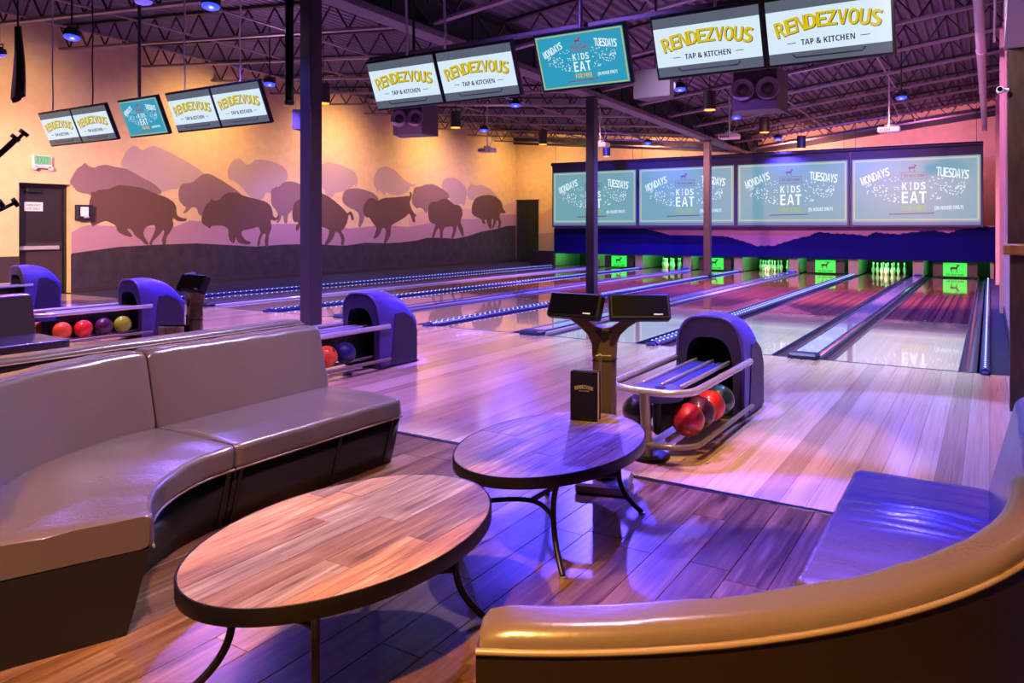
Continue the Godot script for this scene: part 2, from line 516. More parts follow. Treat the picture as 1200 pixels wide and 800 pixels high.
const MURAL := [
	["far", [-10.97, 3.56, -11.04, 3.52, -11.17, 3.44, -11.32, 3.54, -11.48, 3.59, -11.69, 3.54, -12.07, 3.41, -12.52, 3.21, -12.87, 3.03, -12.96, 2.96, -12.63, 2.71, -12.18, 2.59, -12.15, 2.51, -11.93, 2.51, -11.77, 2.42, -11.69, 2.44, -11.43, 2.65, -10.72, 2.97, -10.60, 3.03, -10.62, 3.12, -10.74, 3.37, -10.87, 3.50]],
	["far", [-13.91, 3.43, -14.11, 3.46, -14.21, 3.39, -14.31, 3.30, -14.51, 3.36, -14.61, 3.46, -14.78, 3.50, -15.13, 3.49, -15.56, 3.40, -15.81, 3.22, -15.84, 3.02, -15.70, 2.86, -15.34, 2.70, -15.20, 2.55, -14.99, 2.52, -14.92, 2.35, -14.71, 2.32, -14.51, 2.37, -14.34, 2.47, -14.17, 2.68, -13.85, 2.85, -13.74, 2.85, -13.67, 3.06, -13.76, 3.28]],
	["far", [-17.24, 3.54, -17.46, 3.63, -17.72, 3.61, -18.26, 3.51, -18.68, 3.40, -18.84, 3.18, -18.82, 3.01, -18.77, 2.84, -18.68, 2.97, -18.53, 2.83, -18.08, 2.68, -17.74, 2.63, -17.70, 2.47, -17.41, 2.53, -17.33, 2.75, -17.12, 2.83, -16.78, 2.97, -16.74, 3.22, -16.91, 3.42]],
	["far", [-19.80, 3.51, -20.05, 3.65, -20.36, 3.67, -20.74, 3.57, -21.06, 3.34, -21.45, 3.16, -21.71, 3.09, -21.87, 3.16, -21.87, 3.08, -21.71, 3.01, -21.56, 3.03, -21.51, 2.85, -21.06, 2.69, -20.63, 2.66, -20.21, 2.77, -20.16, 2.62, -20.08, 2.73, -19.90, 2.82, -19.75, 2.71, -19.78, 2.85, -19.62, 2.95, -19.60, 3.22]],
	["far", [-23.54, 3.36, -23.79, 3.46, -24.18, 3.50, -24.58, 3.42, -24.99, 3.20, -25.16, 3.01, -25.06, 2.60, -24.92, 2.35, -24.79, 2.51, -24.58, 2.42, -24.05, 2.49, -23.92, 2.80, -23.41, 3.05]],
	["far", [-25.34, 3.26, -25.55, 3.31, -25.77, 3.24, -26.13, 3.32, -26.73, 3.20, -27.26, 2.96, -27.47, 2.80, -25.55, 2.63, -25.34, 2.65, -25.16, 2.80, -25.20, 3.09]],
	["mid", [-9.74, 3.04, -9.80, 2.97, -9.96, 2.92, -10.05, 2.98, -10.24, 3.03, -10.48, 2.98, -10.72, 2.97, -10.92, 2.88, -11.17, 2.76, -11.43, 2.65, -11.61, 2.53, -11.69, 2.44, -11.68, 2.37, -11.53, 2.36, -10.52, 2.27, -9.87, 2.25, -9.83, 2.30, -9.69, 2.31, -9.56, 2.35, -9.47, 2.46, -9.38, 2.55, -9.45, 2.70, -9.56, 2.89, -9.67, 2.96]],
	["mid", [-12.29, 2.67, -12.58, 2.71, -12.72, 2.82, -12.90, 2.96, -13.11, 2.98, -13.47, 2.83, -13.85, 2.64, -14.14, 2.46, -14.24, 2.30, -13.23, 2.21, -12.90, 1.89, -12.87, 1.81, -12.76, 1.89, -12.72, 2.04, -12.58, 2.07, -12.41, 1.91, -12.29, 1.88, -12.41, 2.04, -12.29, 2.11, -12.19, 2.23, -12.17, 2.43, -12.21, 2.59]],
	["mid", [-15.19, 2.56, -15.21, 2.65, -15.33, 2.69, -15.40, 2.76, -15.44, 2.71, -15.67, 2.88, -15.94, 2.93, -16.22, 2.88, -16.70, 2.75, -17.12, 2.55, -17.12, 2.23, -16.06, 2.08, -15.82, 1.90, -15.81, 1.64, -15.69, 1.64, -15.67, 1.86, -15.60, 1.89, -15.53, 1.71, -15.44, 1.64, -15.41, 1.68, -15.48, 1.89, -15.37, 2.07, -15.22, 2.18]],
	["mid", [-18.26, 2.75, -18.49, 2.81, -18.82, 2.84, -19.20, 2.79, -19.60, 2.71, -19.85, 2.54, -19.85, 2.37, -19.40, 2.09, -19.20, 1.98, -19.10, 1.71, -18.96, 1.52, -18.86, 1.54, -18.93, 1.87, -18.82, 2.07, -18.44, 2.17, -18.17, 2.32, -18.10, 2.45, -18.17, 2.65]],
	["mid", [-21.85, 3.02, -22.19, 3.05, -22.43, 3.14, -22.91, 3.18, -23.41, 3.05, -23.92, 2.84, -23.95, 2.64, -22.91, 2.46, -22.55, 2.15, -22.49, 2.03, -22.34, 2.22, -22.08, 2.27, -21.96, 2.21, -21.73, 2.35, -21.65, 2.53, -21.73, 2.83]],
	["near", [-9.88, 2.37, -9.96, 2.34, -10.08, 2.42, -10.29, 2.43, -10.43, 2.50, -10.57, 2.55, -10.77, 2.54, -11.07, 2.52, -11.27, 2.47, -11.53, 2.37, -11.80, 2.30, -12.02, 2.18, -12.10, 2.05, -12.10, 1.88, -12.15, 1.80, -12.29, 1.76, -12.41, 1.75, -12.38, 1.69, -12.18, 1.68, -12.07, 1.73, -12.02, 1.78, -11.98, 1.70, -12.03, 1.58, -11.91, 1.38, -11.81, 1.25, -11.81, 1.08, -11.72, 1.07, -11.69, 1.21, -11.77, 1.38, -11.74, 1.48, -11.64, 1.35, -11.43, 1.16, -11.42, 1.07, -11.35, 1.08, -11.37, 1.16, -11.47, 1.34, -11.52, 1.49, -11.50, 1.58, -11.35, 1.57, -11.22, 1.50, -11.18, 1.34, -11.27, 1.19, -11.33, 1.11, -11.32, 1.08, -11.25, 1.08, -11.14, 1.20, -10.99, 1.29, -10.87, 1.48, -10.74, 1.48, -10.91, 1.31, -10.87, 1.27, -10.67, 1.33, -10.52, 1.42, -10.50, 1.55, -10.38, 1.62, -10.24, 1.68, -10.12, 1.64, -10.01, 1.59, -9.92, 1.54, -9.87, 1.62, -9.86, 1.75, -9.83, 1.93, -9.85, 2.16, -9.89, 2.25]],
	["near", [-13.17, 2.31, -13.20, 2.24, -13.41, 2.27, -13.54, 2.41, -13.72, 2.50, -13.98, 2.49, -14.24, 2.41, -14.64, 2.34, -14.95, 2.29, -15.16, 2.18, -15.25, 1.99, -15.25, 1.87, -15.37, 1.79, -15.48, 1.89, -15.48, 1.79, -15.34, 1.71, -15.23, 1.76, -15.16, 1.70, -15.22, 1.53, -15.09, 1.25, -15.09, 0.95, -14.99, 0.94, -14.97, 1.14, -15.02, 1.31, -14.92, 1.36, -14.81, 1.19, -14.78, 0.98, -14.69, 0.98, -14.74, 1.20, -14.83, 1.39, -14.74, 1.56, -14.51, 1.49, -14.14, 1.43, -14.14, 1.31, -14.27, 1.15, -14.47, 1.10, -14.44, 1.03, -14.17, 1.04, -14.01, 1.12, -13.95, 1.29, -13.93, 1.12, -13.88, 1.07, -13.76, 1.15, -13.71, 1.31, -13.72, 1.48, -13.54, 1.57, -13.35, 1.58, -13.14, 1.56, -13.11, 1.48, -13.02, 1.55, -12.87, 1.63, -12.86, 1.76, -12.90, 1.94, -12.99, 2.13, -13.11, 2.21]],
	["near", [-17.07, 2.64, -17.46, 2.53, -17.81, 2.35, -18.17, 2.13, -18.33, 1.97, -18.49, 2.07, -18.61, 1.94, -18.65, 1.77, -18.55, 1.75, -18.52, 1.90, -18.40, 1.97, -18.33, 1.67, -18.17, 1.47, -18.03, 1.41, -18.21, 1.21, -18.19, 0.95, -18.06, 0.94, -18.08, 1.15, -17.94, 1.37, -17.76, 1.38, -17.74, 1.21, -17.46, 0.96, -17.30, 0.96, -17.50, 1.22, -17.54, 1.47, -17.20, 1.54, -16.78, 1.60, -16.33, 1.63, -16.25, 1.44, -16.14, 1.41, -16.15, 1.57, -16.29, 1.69, -16.06, 1.69, -16.00, 1.90, -16.06, 2.23, -16.18, 2.33, -16.45, 2.46, -16.78, 2.60]],
	["near", [-19.40, 2.53, -19.66, 2.52, -19.80, 2.42, -20.10, 2.55, -20.63, 2.59, -21.06, 2.63, -21.42, 2.67, -21.52, 2.66, -21.57, 2.74, -21.52, 2.83, -21.60, 2.82, -21.66, 2.71, -21.61, 2.58, -21.51, 2.42, -21.67, 2.13, -21.94, 1.95, -21.79, 1.90, -21.87, 1.73, -21.73, 1.70, -21.62, 1.94, -21.51, 2.05, -21.28, 1.90, -20.95, 1.76, -20.63, 1.65, -20.47, 1.54, -20.50, 1.26, -20.26, 0.98, -20.12, 0.97, -20.21, 1.19, -20.26, 1.40, -20.16, 1.53, -20.00, 1.47, -19.95, 1.30, -19.70, 1.13, -19.58, 1.14, -19.70, 1.33, -19.78, 1.50, -19.55, 1.71, -19.40, 1.88, -19.25, 1.86, -19.10, 2.01, -19.09, 2.21, -19.25, 2.42]],
	["near", [-22.73, 2.47, -23.04, 2.52, -23.29, 2.54, -23.41, 2.62, -23.79, 2.65, -24.05, 2.53, -24.25, 2.43, -24.58, 2.42, -24.79, 2.27, -24.83, 2.03, -24.65, 1.75, -24.86, 1.47, -24.92, 1.18, -24.79, 1.16, -24.52, 1.55, -24.45, 1.66, -24.38, 1.39, -24.21, 1.09, -24.05, 1.09, -24.21, 1.39, -24.18, 1.58, -23.79, 1.54, -23.60, 1.53, -23.51, 1.31, -23.51, 1.06, -23.35, 1.07, -23.35, 1.31, -23.29, 1.54, -23.10, 1.39, -22.98, 1.12, -22.82, 1.13, -22.98, 1.47, -23.10, 1.66, -22.79, 1.69, -22.65, 1.85, -22.61, 2.22]],
	["near", [-25.77, 2.74, -26.28, 2.88, -26.88, 2.91, -27.34, 2.82, -27.73, 2.63, -27.81, 2.33, -28.10, 2.18, -27.81, 2.11, -27.73, 2.20, -27.50, 2.02, -27.69, 1.77, -27.58, 1.48, -27.42, 1.48, -27.50, 1.76, -27.34, 1.89, -27.11, 1.51, -26.95, 1.48, -27.11, 1.76, -27.03, 1.93, -26.88, 1.80, -26.95, 1.46, -26.80, 1.46, -26.57, 1.76, -26.57, 1.87, -26.35, 1.84, -26.50, 1.67, -26.28, 1.67, -26.20, 1.88, -25.77, 1.96, -25.48, 2.08, -25.48, 2.36, -25.62, 2.61]],
	["far_hill", [-21.51, 1.91, -22.19, 2.14, -23.41, 2.32, -24.79, 2.31, -25.55, 2.28, -26.88, 2.27, -27.81, 2.46, -28.93, 2.70]],
	["mid_hill", [-9.43, 1.40, -9.65, 1.52, -9.83, 1.57, -11.02, 1.53, -12.07, 1.53, -12.52, 1.70, -12.87, 1.68, -13.85, 1.53, -15.27, 1.62, -16.06, 1.63, -17.12, 1.47, -18.08, 1.54, -18.44, 1.48, -19.70, 1.57, -20.63, 1.58, -21.51, 1.53, -22.67, 1.68, -23.29, 1.64, -24.79, 1.87, -25.55, 1.86, -27.81, 2.07, -28.93, 2.11]],
	["near_hill", [-9.43, 0.91, -9.95, 0.97, -10.58, 1.04, -11.47, 1.07, -12.70, 1.09, -13.78, 1.02, -14.66, 0.96, -15.60, 1.00, -16.37, 1.00, -17.12, 0.98, -17.90, 0.93, -18.35, 0.92, -19.20, 1.00, -20.31, 0.96, -21.06, 0.98, -21.96, 1.04, -22.55, 1.13, -23.29, 1.12, -24.32, 1.07, -25.27, 1.18, -26.13, 1.34, -27.34, 1.46, -28.14, 1.59, -28.93, 1.61]],]
const RIDGE := [-11.17, 1.48, -10.67, 1.48, -10.01, 1.33, -9.69, 1.24, -8.83, 1.24, -8.29, 1.23, -7.85, 1.22, -7.48, 1.16, -7.36, 1.11, -7.19, 1.07, -6.61, 0.88, -6.04, 0.91, -5.56, 1.08, -4.94, 1.25, -4.71, 1.36, -4.19, 1.31, -3.75, 1.30, -3.24, 1.24, -3.03, 1.36, -2.75, 1.32, -2.34, 1.30, -1.80, 1.39, -1.47, 1.42, -1.02, 1.34, -0.70, 1.46, -0.38, 1.49, 0.14, 1.53]

const EXPOSURE := 1.0
# place, aim, half angle, softness of the edge, kind of fitting (o unseen, n none), linear red, green and blue strength, label
const LAMPS := [
	[-11.63, 4.36, -6.1, -11.33, 0.06, -5.5, 66, 0.6, "b", 2.882, 1.997, 13.536, "blue stage lamp above the farthest left televisions"],
	[-8.49, 4.36, -6.2, -8.19, 0.06, -5.6, 66, 0.6, "b", 2.882, 1.997, 13.536, "blue stage lamp above the third television pair"],
	[-12.11, 4.36, -10.19, -11.81, 0.06, -9.59, 66, 0.6, "b", 4.73, 3.336, 43.199, "blue stage lamp left of the black hanging tube"],
	[-9.34, 4.36, -14.98, -9.04, 0.06, -14.38, 66, 0.6, "b", 2.423, 1.741, 11.37, "blue stage lamp right of the second television pair"],
	[-12.54, 4.36, -18.37, -12.24, 0.06, -17.77, 66, 0.6, "b", 2.423, 1.741, 11.37, "blue stage lamp before the amber far left wall"],
	[-9.74, 4.36, -24.03, -9.44, 0.06, -23.43, 66, 0.6, "b", 7.227, 5.597, 76.679, "blue stage lamp just above the left screens"],
	[-5.4, 4.36, -15.07, -5.1, 0.06, -14.47, 66, 0.6, "b", 11.932, 7.81, 61.38, "blue stage lamp right of the single blue television"],
	[-5.27, 4.22, -18.71, -5, 0, -18.2, 66, 0.6, "b", 11.932, 7.81, 61.38, "blue stage lamp just below the nearest loudspeaker"],
	[-5.74, 4.36, -25.13, -5.44, 0.06, -24.53, 66, 0.6, "b", 7.837, 6.021, 83.008, "blue stage lamp above the second screen from the right"],
	[-1.64, 4.36, -18.62, -1.34, 0.06, -18.02, 66, 0.6, "b", 4.528, 3.19, 40.885, "blue stage lamp tilted beside the right projector"],
	[-11.08, 3.92, -10.64, -11.08, 0.9, -10.64, 48, 0.7, "p", 7.197, 5.504, 2.544, "dark cylinder pendant with a warm lens, nearest of the left row"],
	[-11.02, 3.92, -14.92, -11.02, 0.9, -14.92, 48, 0.7, "p", 7.197, 5.504, 2.544, "dark cylinder pendant with a warm lens, second of the left row"],
	[-11.08, 3.92, -19.29, -11.08, 0.9, -19.29, 48, 0.7, "p", 7.197, 5.504, 2.544, "dark cylinder pendant with a warm lens, third of the left row"],
	[-11.1, 3.92, -23.7, -11.1, 0.9, -23.7, 48, 0.7, "p", 7.197, 5.504, 2.544, "dark cylinder pendant with a warm lens, farthest of the left row"],
	[-4.91, 3.92, -15.49, -4.91, 0.9, -15.49, 48, 0.7, "p", 11.323, 7.774, 3.506, "dark cylinder pendant with a warm lens, nearest of the right row"],
	[-4.88, 3.92, -19.88, -4.88, 0.9, -19.88, 48, 0.7, "p", 11.323, 7.774, 3.506, "dark cylinder pendant with a warm lens, middle of the right row"],
	[-4.91, 3.92, -24.5, -4.91, 0.9, -24.5, 48, 0.7, "p", 11.323, 7.774, 3.506, "dark cylinder pendant with a warm lens, farthest of the right row"],
	[-5.35, 4.4, -4.2, -5.6, 0, -7.4, 42, 0.6, "o", 11.578, 5.442, 10.42, "unseen stage lamp lighting the middle of the approach"],  # from here on: lamps out of view and bare beams, placed for what they light
	[-10.2, 4.4, -4.2, -10.2, 0, -7.4, 46, 0.6, "o", 24.694, 11.359, 20.99, "unseen stage lamp lighting the left approach"],
	[-1.9, 4.55, -4.6, -1.5, 0, -5, 9, 0.12, "o", 15.778, 5.681, 9.467, "unseen pink lamp lighting the carpet edge at right"],
	[-0.9, 4.6, -8.2, -0.2, 0, -6, 22, 0.25, "o", 10, 13, 62, "unseen violet lamp lighting the right approach"],
	[-1.2, 4.5, -2.6, -1.6, 0, -5, 16, 0.3, "o", 23.539, 14.798, 3.54, "unseen amber lamp lighting the nearest ball rack"],
	[-9.34, 4.3, -14.9, -1.8, 0.2, -3.3, 10, 0.25, "n", 2.212, 1.579, 31.583, ""],
	[-6.5, 4.3, -13.4, -1.9, 0.1, -2.1, 8, 0.25, "n", 5.6, 3.6, 84, ""],  # unseen source, placed to light the floor by the nearest table
	[-1.1, 4.5, -5.7, -0.55, 0.2, -3.6, 17, 0.3, "o", 7.2, 5.85, 153, "unseen blue lamp lighting the right sofa"],  # sofa and table lamps below are out of view, placed for their pools of light
	[-2.3, 4.3, 1.4, -3, 0, -1.5, 25, 0.6, "o", 12.93, 6.724, 2.069, "unseen warm lamp lighting the left sofa end"],
	[-0.3, 4.3, 1.2, -0.5, 0.6, -1.2, 17, 0.6, "o", 70.209, 35.105, 9.127, "unseen amber lamp lighting the near right sofa"],
	[-2.7, 4.4, -5.2, -3.6, 0.5, -2.7, 26, 0.4, "o", 19.964, 19.32, 32.2, "unseen pale lamp lighting the left sofa"],
	[-1, 4.4, -0.9, -3.5, 0.4, -2.1, 19, 0.5, "o", 20.586, 11.322, 16.469, "unseen rose lamp lighting the curved sofa"],
	[-6.8, 4.4, -1, -6.8, 0, -3.4, 44, 0.6, "o", 2.829, 1.933, 5.044, "unseen violet lamp lighting the next seating group"],
	[-1.9, 4.6, -6.15, -1.88, 0.6, -6.3, 6, 0.4, "o", 19.5, 12, 180, "unseen blue lamp lighting the nearest ball return"],  # out of view, placed to turn the hood top blue
	[-5.7, 4.5, -6.2, -5.72, 0.6, -6.45, 6, 0.4, "o", 19.5, 12, 180, "unseen blue lamp lighting the second ball return"],
	[-9.8, 4.6, -6.1, -9.85, 0.6, -6.35, 6, 0.4, "o", 19.5, 12, 180, "added blue lamp lighting the third ball return"],  # added to brighten the third hood
	[-15, 4.6, -6.6, -15.2, 0.6, -7.4, 7, 0.4, "o", 19.5, 12, 180, "added blue lamp lighting the farthest ball return"],  # added to brighten the farthest hood
	[-5.3, 4.36, -15, -5.2, 0, -6.4, 14, 0.4, "n", 3.693, 2.537, 21.52, ""],
	[-2, 4.3, -18.5, -1, 0, -6, 8, 0.4, "n", 0, 0, 0, ""],
	[-1.3, 4.5, -3.4, -0.35, 0.8, -1.55, 15, 0.5, "o", 9, 5.7, 9.6, "unseen lilac lamp lighting the rim of the near right sofa"],
	[-2.5, 4.4, 0.2, -1.9, 0.45, -1.95, 9.5, 0.15, "o", 44.795, 27.773, 27.773, "unseen warm lamp lighting the nearest table"],
	[-3.8, 4.7, -4.9, -3.6, 0, -6.5, 54, 0.6, "o", 14, 7, 42, "unseen violet lamp lighting the approach at right"],
	[-9, 4.6, -5.6, -9.2, 0, -6.6, 52, 0.6, "o", 10, 5, 32, "unseen violet lamp lighting the approach at left"],
	[-1.7, 4.3, 2.6, -2.85, 0.3, -1.4, 9, 0.6, "o", 52.5, 26.25, 4.5, "unseen amber lamp aimed at the end of the left sofa"],
	[-3.2, 4.5, -8.6, -3.2, 0, -11, 50, 0.7, "n", 21.783, 22.759, 32.523, ""],  # bare beams added to brighten the lanes, no fitting
	[-1, 4.6, -9, -1, 0, -11.6, 40, 0.7, "n", 12.292, 15.127, 24.61, ""],
	[-9, 4.5, -9, -9.4, 0, -12, 52, 0.7, "n", 24.317, 15.278, 27.5, ""],
	[-3, 4.5, -16, -3, 0, -20, 52, 0.7, "n", 171.59, 61.773, 72.068, ""],
	[-9, 4.4, -16.5, -9, 0, -20, 56, 0.7, "n", 75.613, 27.221, 31.757, ""],
	[-15.2, 4.6, -15, -15.8, 0, -16, 60, 0.7, "n", 6.269, 4.185, 16.779, ""],
	[-15.6, 5, -8, -18, 3.3, -8, 60, 1, "n", 8.44, 5.064, 2.869, ""],  # added wash on the mural wall, no fitting
	[-15.6, 5, -12.8, -18, 3.3, -12.8, 60, 1, "n", 16.84, 10.104, 3.705, ""],
	[-15.6, 5, -17.6, -18, 3.3, -17.6, 60, 1, "n", 16.259, 9.755, 3.576, ""],
	[-15.6, 5, -22.4, -18, 3.3, -22.4, 60, 1, "n", 15.597, 9.359, 3.432, ""],
	[-15.6, 5, -27.2, -18, 3.3, -27.2, 60, 1, "n", 16.836, 10.102, 3.704, ""],
	[-13.2, 4.7, -10.5, -18, 0.9, -10.5, 48, 1, "n", 9.422, 5.775, 15.197, ""],  # added wash low on the mural, no fitting
	[-13.2, 4.7, -17.3, -18, 0.9, -17.3, 48, 1, "n", 14.365, 8.804, 23.169, ""],
	[-13.2, 4.7, -24.1, -18, 0.9, -24.1, 48, 1, "n", 14.614, 8.957, 23.571, ""],
	[-11.6, 4.4, -1.6, -18, 1.2, -8, 20, 0.8, "n", 260, 150, 120, ""],
	[-15.6, 4.5, -26.2, -15.6, 3.6, -28.9, 60, 1, "n", 12.185, 7.067, 2.437, ""],  # bare beams added to brighten the back wall
	[-11, 4.3, -26.6, -11, 4.1, -28.9, 75, 1, "n", 15.026, 6.762, 3.005, ""],
	[-5.6, 4.3, -26.6, -5.6, 4.2, -28.9, 75, 1, "n", 21.782, 7.842, 6.535, ""],
	[-1.6, 4.5, -26.4, -1.6, 4.5, -28.9, 75, 1, "n", 7.075, 2.122, 4.386, ""],
	[-1.4, 4.6, -13, 0.2, 2, -18, 46, 1, "n", 21.512, 7.456, 20.107, ""],  # bare beams added for the right wall, soffit and yellow wall
	[-0.8, 3.2, -6.2, 0.3, 2.2, -7.6, 60, 1, "n", 4.242, 3.171, 3.951, ""],
	[0.85, 3, -8.1, 0.85, 1.8, -8.5, 70, 1, "n", 2.96, 1.881, 0.427, ""],
	[-3.6, 4.3, -22, -3.6, 0.8, -26, 62, 0.8, "n", 3.5, 2.6, 36, ""],  # bare beams added to turn the mask blue
	[-10.8, 4.3, -22, -10.8, 0.8, -26, 62, 0.8, "n", 3, 2.2, 36, ""],
	[-3.4, 3.95, -9.6, -3.4, 7, -10.4, 80, 1, "n", 0.583, 0.481, 1.458, ""],  # bare uplights added to brighten the roof steel
	[-10.8, 3.95, -9.2, -10.8, 7, -9.6, 80, 1, "n", 2.75, 1.258, 2.439, ""],
	[-3.4, 3.9, -18, -3.4, 7, -18.4, 80, 1, "n", 0.711, 0.586, 1.777, ""],
	[-11.2, 3.9, -17, -11.2, 7, -17.4, 80, 1, "n", 2.799, 1.294, 2.586, ""],
	[-14.6, 3.9, -12.5, -14.6, 7, -12.5, 80, 1, "n", 2.14, 1.018, 1.629, ""],
	[-6, 3.8, -4, -6, 7, -4.4, 80, 1, "n", 2.079, 0.953, 2.397, ""],
]
var SPILL := [0.073, 0.062, 0.06]
var PIT_GREEN := [0.151, 1.448, 0.33]

func lights() -> void:
	for e in LAMPS:
		var at := Vector3(e[0], e[1], e[2])
		var to := Vector3(e[3], e[4], e[5])
		var power: float = maxf(maxf(e[9], e[10]), e[11])
		var c := Color.BLACK
		if power > 0.0:
			c = Color(e[9] / power, e[10] / power, e[11] / power).linear_to_srgb()
		if e[8] == "p":
			can_pendant(at + Vector3(0, 0.03, 0), c, power, e[6], e[12])
		elif e[8] == "n":
			if power > 0.0:
				spot(at, to, c, power, e[6], e[7], 0.12)
		else:
			var lens: Material = M.par
			if e[8] == "o":  # unseen lamp, its lens tinted like the beam
				lens = glow(c, 2.0)
			par_lamp(at, to, c, power, e[6], lens, e[12], e[7])
			if e[8] == "b" and SPILL[2] > 0.0:  # added glow beside each blue lamp, brightens the roof steel
				omni(at + Vector3(0, -0.16, 0), Color(SPILL[0] / SPILL[2], SPILL[1] / SPILL[2], 1.0).linear_to_srgb(), SPILL[2], 0.05)

# ---------------------------------------------------------------- camera, air and lamps
func setup() -> void:
	var cam := Camera3D.new()
	cam.name = "camera"
	cam.projection = Camera3D.PROJECTION_FRUSTUM
	cam.keep_aspect = Camera3D.KEEP_HEIGHT
	cam.near = 0.05
	cam.far = 120.0
	cam.size = 2.0 * 0.05 * 400.0 / 889.0
	cam.frustum_offset = Vector2(0, -0.05 * 133.0 / 889.0)
	cam.position = Vector3(0, 1.5, 0)
	cam.rotation_degrees = Vector3(0, 32.2, 0)
	add_child(cam, true)
	cam.current = true
	var e := Environment.new()
	e.background_mode = Environment.BG_COLOR
	e.background_color = Color(0.01, 0.01, 0.02)
	e.tonemap_mode = Environment.TONE_MAPPER_LINEAR
	e.tonemap_exposure = EXPOSURE
	e.sdfgi_enabled = true
	e.ssao_enabled = true
	e.ssil_enabled = true
	var w := WorldEnvironment.new()
	w.name = "world_environment"
	w.environment = e
	add_child(w, true)

func spot(at: Vector3, to: Vector3, c: Color, e: float, angle: float, soft := 0.5, size := 0.06) -> void:
	var l := SpotLight3D.new()
	l.name = numbered("spot_beam")
	l.light_color = c
	l.light_energy = e
	l.spot_angle = angle
	l.spot_angle_attenuation = soft
	l.spot_range = 40.0
	l.spot_attenuation = 2.0
	l.light_size = size
	l.shadow_enabled = true
	add_child(l, true)
	var d := (to - at).normalized()
	l.look_at_from_position(at, to, Vector3.FORWARD if absf(d.y) > 0.98 else Vector3.UP)

func omni(at: Vector3, c: Color, e: float, size := 0.1) -> void:
	var l := OmniLight3D.new()
	l.name = numbered("glow_light")
	l.light_color = c
	l.light_energy = e
	l.omni_range = 30.0
	l.omni_attenuation = 2.0
	l.light_size = size
	l.shadow_enabled = true
	add_child(l, true)
	l.position = at

func aim(d: Vector3) -> Basis:        # a basis whose -y points along d
	var y := -d.normalized()
	var x := y.cross(Vector3.FORWARD if absf(y.z) < 0.95 else Vector3.RIGHT).normalized()
	return Basis(x, y, x.cross(y))

func joist_y(x: float, z: float) -> float:      # underside of the joists: a shallow valley over the column line
	return 4.5 + 0.02 * (z + 14.8) + (0.09 if x < -7.28 else 0.11) * absf(x + 7.28)

func par_lamp(at: Vector3, to: Vector3, c: Color, e: float, angle: float, lens: Material, label: String, soft := 0.6) -> void:
	var d := (to - at).normalized()
	var b := aim(d)
	var t := thing("stage_lamp", label, "light", at, 0.0, "coloured stage lamps under the roof")
	var g := Geo.new()
	g.cyl(-d * 0.045, 0.12, 0.09, 20, b)
	g.cyl(-d * 0.11, 0.07, 0.05, 16, b)
	part(t, "lamp_can", g, M.black)
	g = Geo.new()
	g.lathe([Vector2(0.112, 0.0), Vector2(0.108, -0.018), Vector2(0.085, -0.036), Vector2(0.05, -0.046), Vector2(0.0, -0.05)], 20, Transform3D(b, Vector3.ZERO))
	part(t, "lens", g, lens)
	g = Geo.new()
	var hang := joist_y(at.x, at.z) + 0.555 - at.y
	g.tube([Vector3(-0.14, -0.02, 0) - d * 0.05, Vector3(-0.14, 0.17, 0), Vector3(0.14, 0.17, 0), Vector3(0.14, -0.02, 0) - d * 0.05], 0.01, 6)
	g.tube([Vector3(0, 0.17, 0), Vector3(0, maxf(hang, 0.25), 0)], 0.014, 8)
	part(t, "yoke", g, M.black)
	if e > 0.0:
		spot(at + d * 0.12, to, c, e, angle, soft, 0.06)

func can_pendant(at: Vector3, c: Color, e: float, angle: float, label: String) -> void:
	var t := thing("cylinder_pendant", label, "pendant light", at, 0.0, "cylinder pendants over the lanes")
	var g := Geo.new()
	g.cyl(Vector3(0, 0.19, 0), 0.13, 0.38, 20)
	part(t, "shade", g, M.joist)
	g = Geo.new()
	g.cyl(Vector3(0, -0.006, 0), 0.115, 0.012, 20)
	part(t, "lens", g, M.par_amber)
	g = Geo.new()
	g.tube([Vector3(0, 0.38, 0), Vector3(0, joist_y(at.x, at.z) - at.y + 0.555, 0)], 0.009, 6)
	part(t, "stem", g, M.black)
	if e > 0.0:
		spot(at + Vector3(0, -0.09, 0), at + Vector3(0, -3, 0), c, e, angle, 0.7, 0.06)

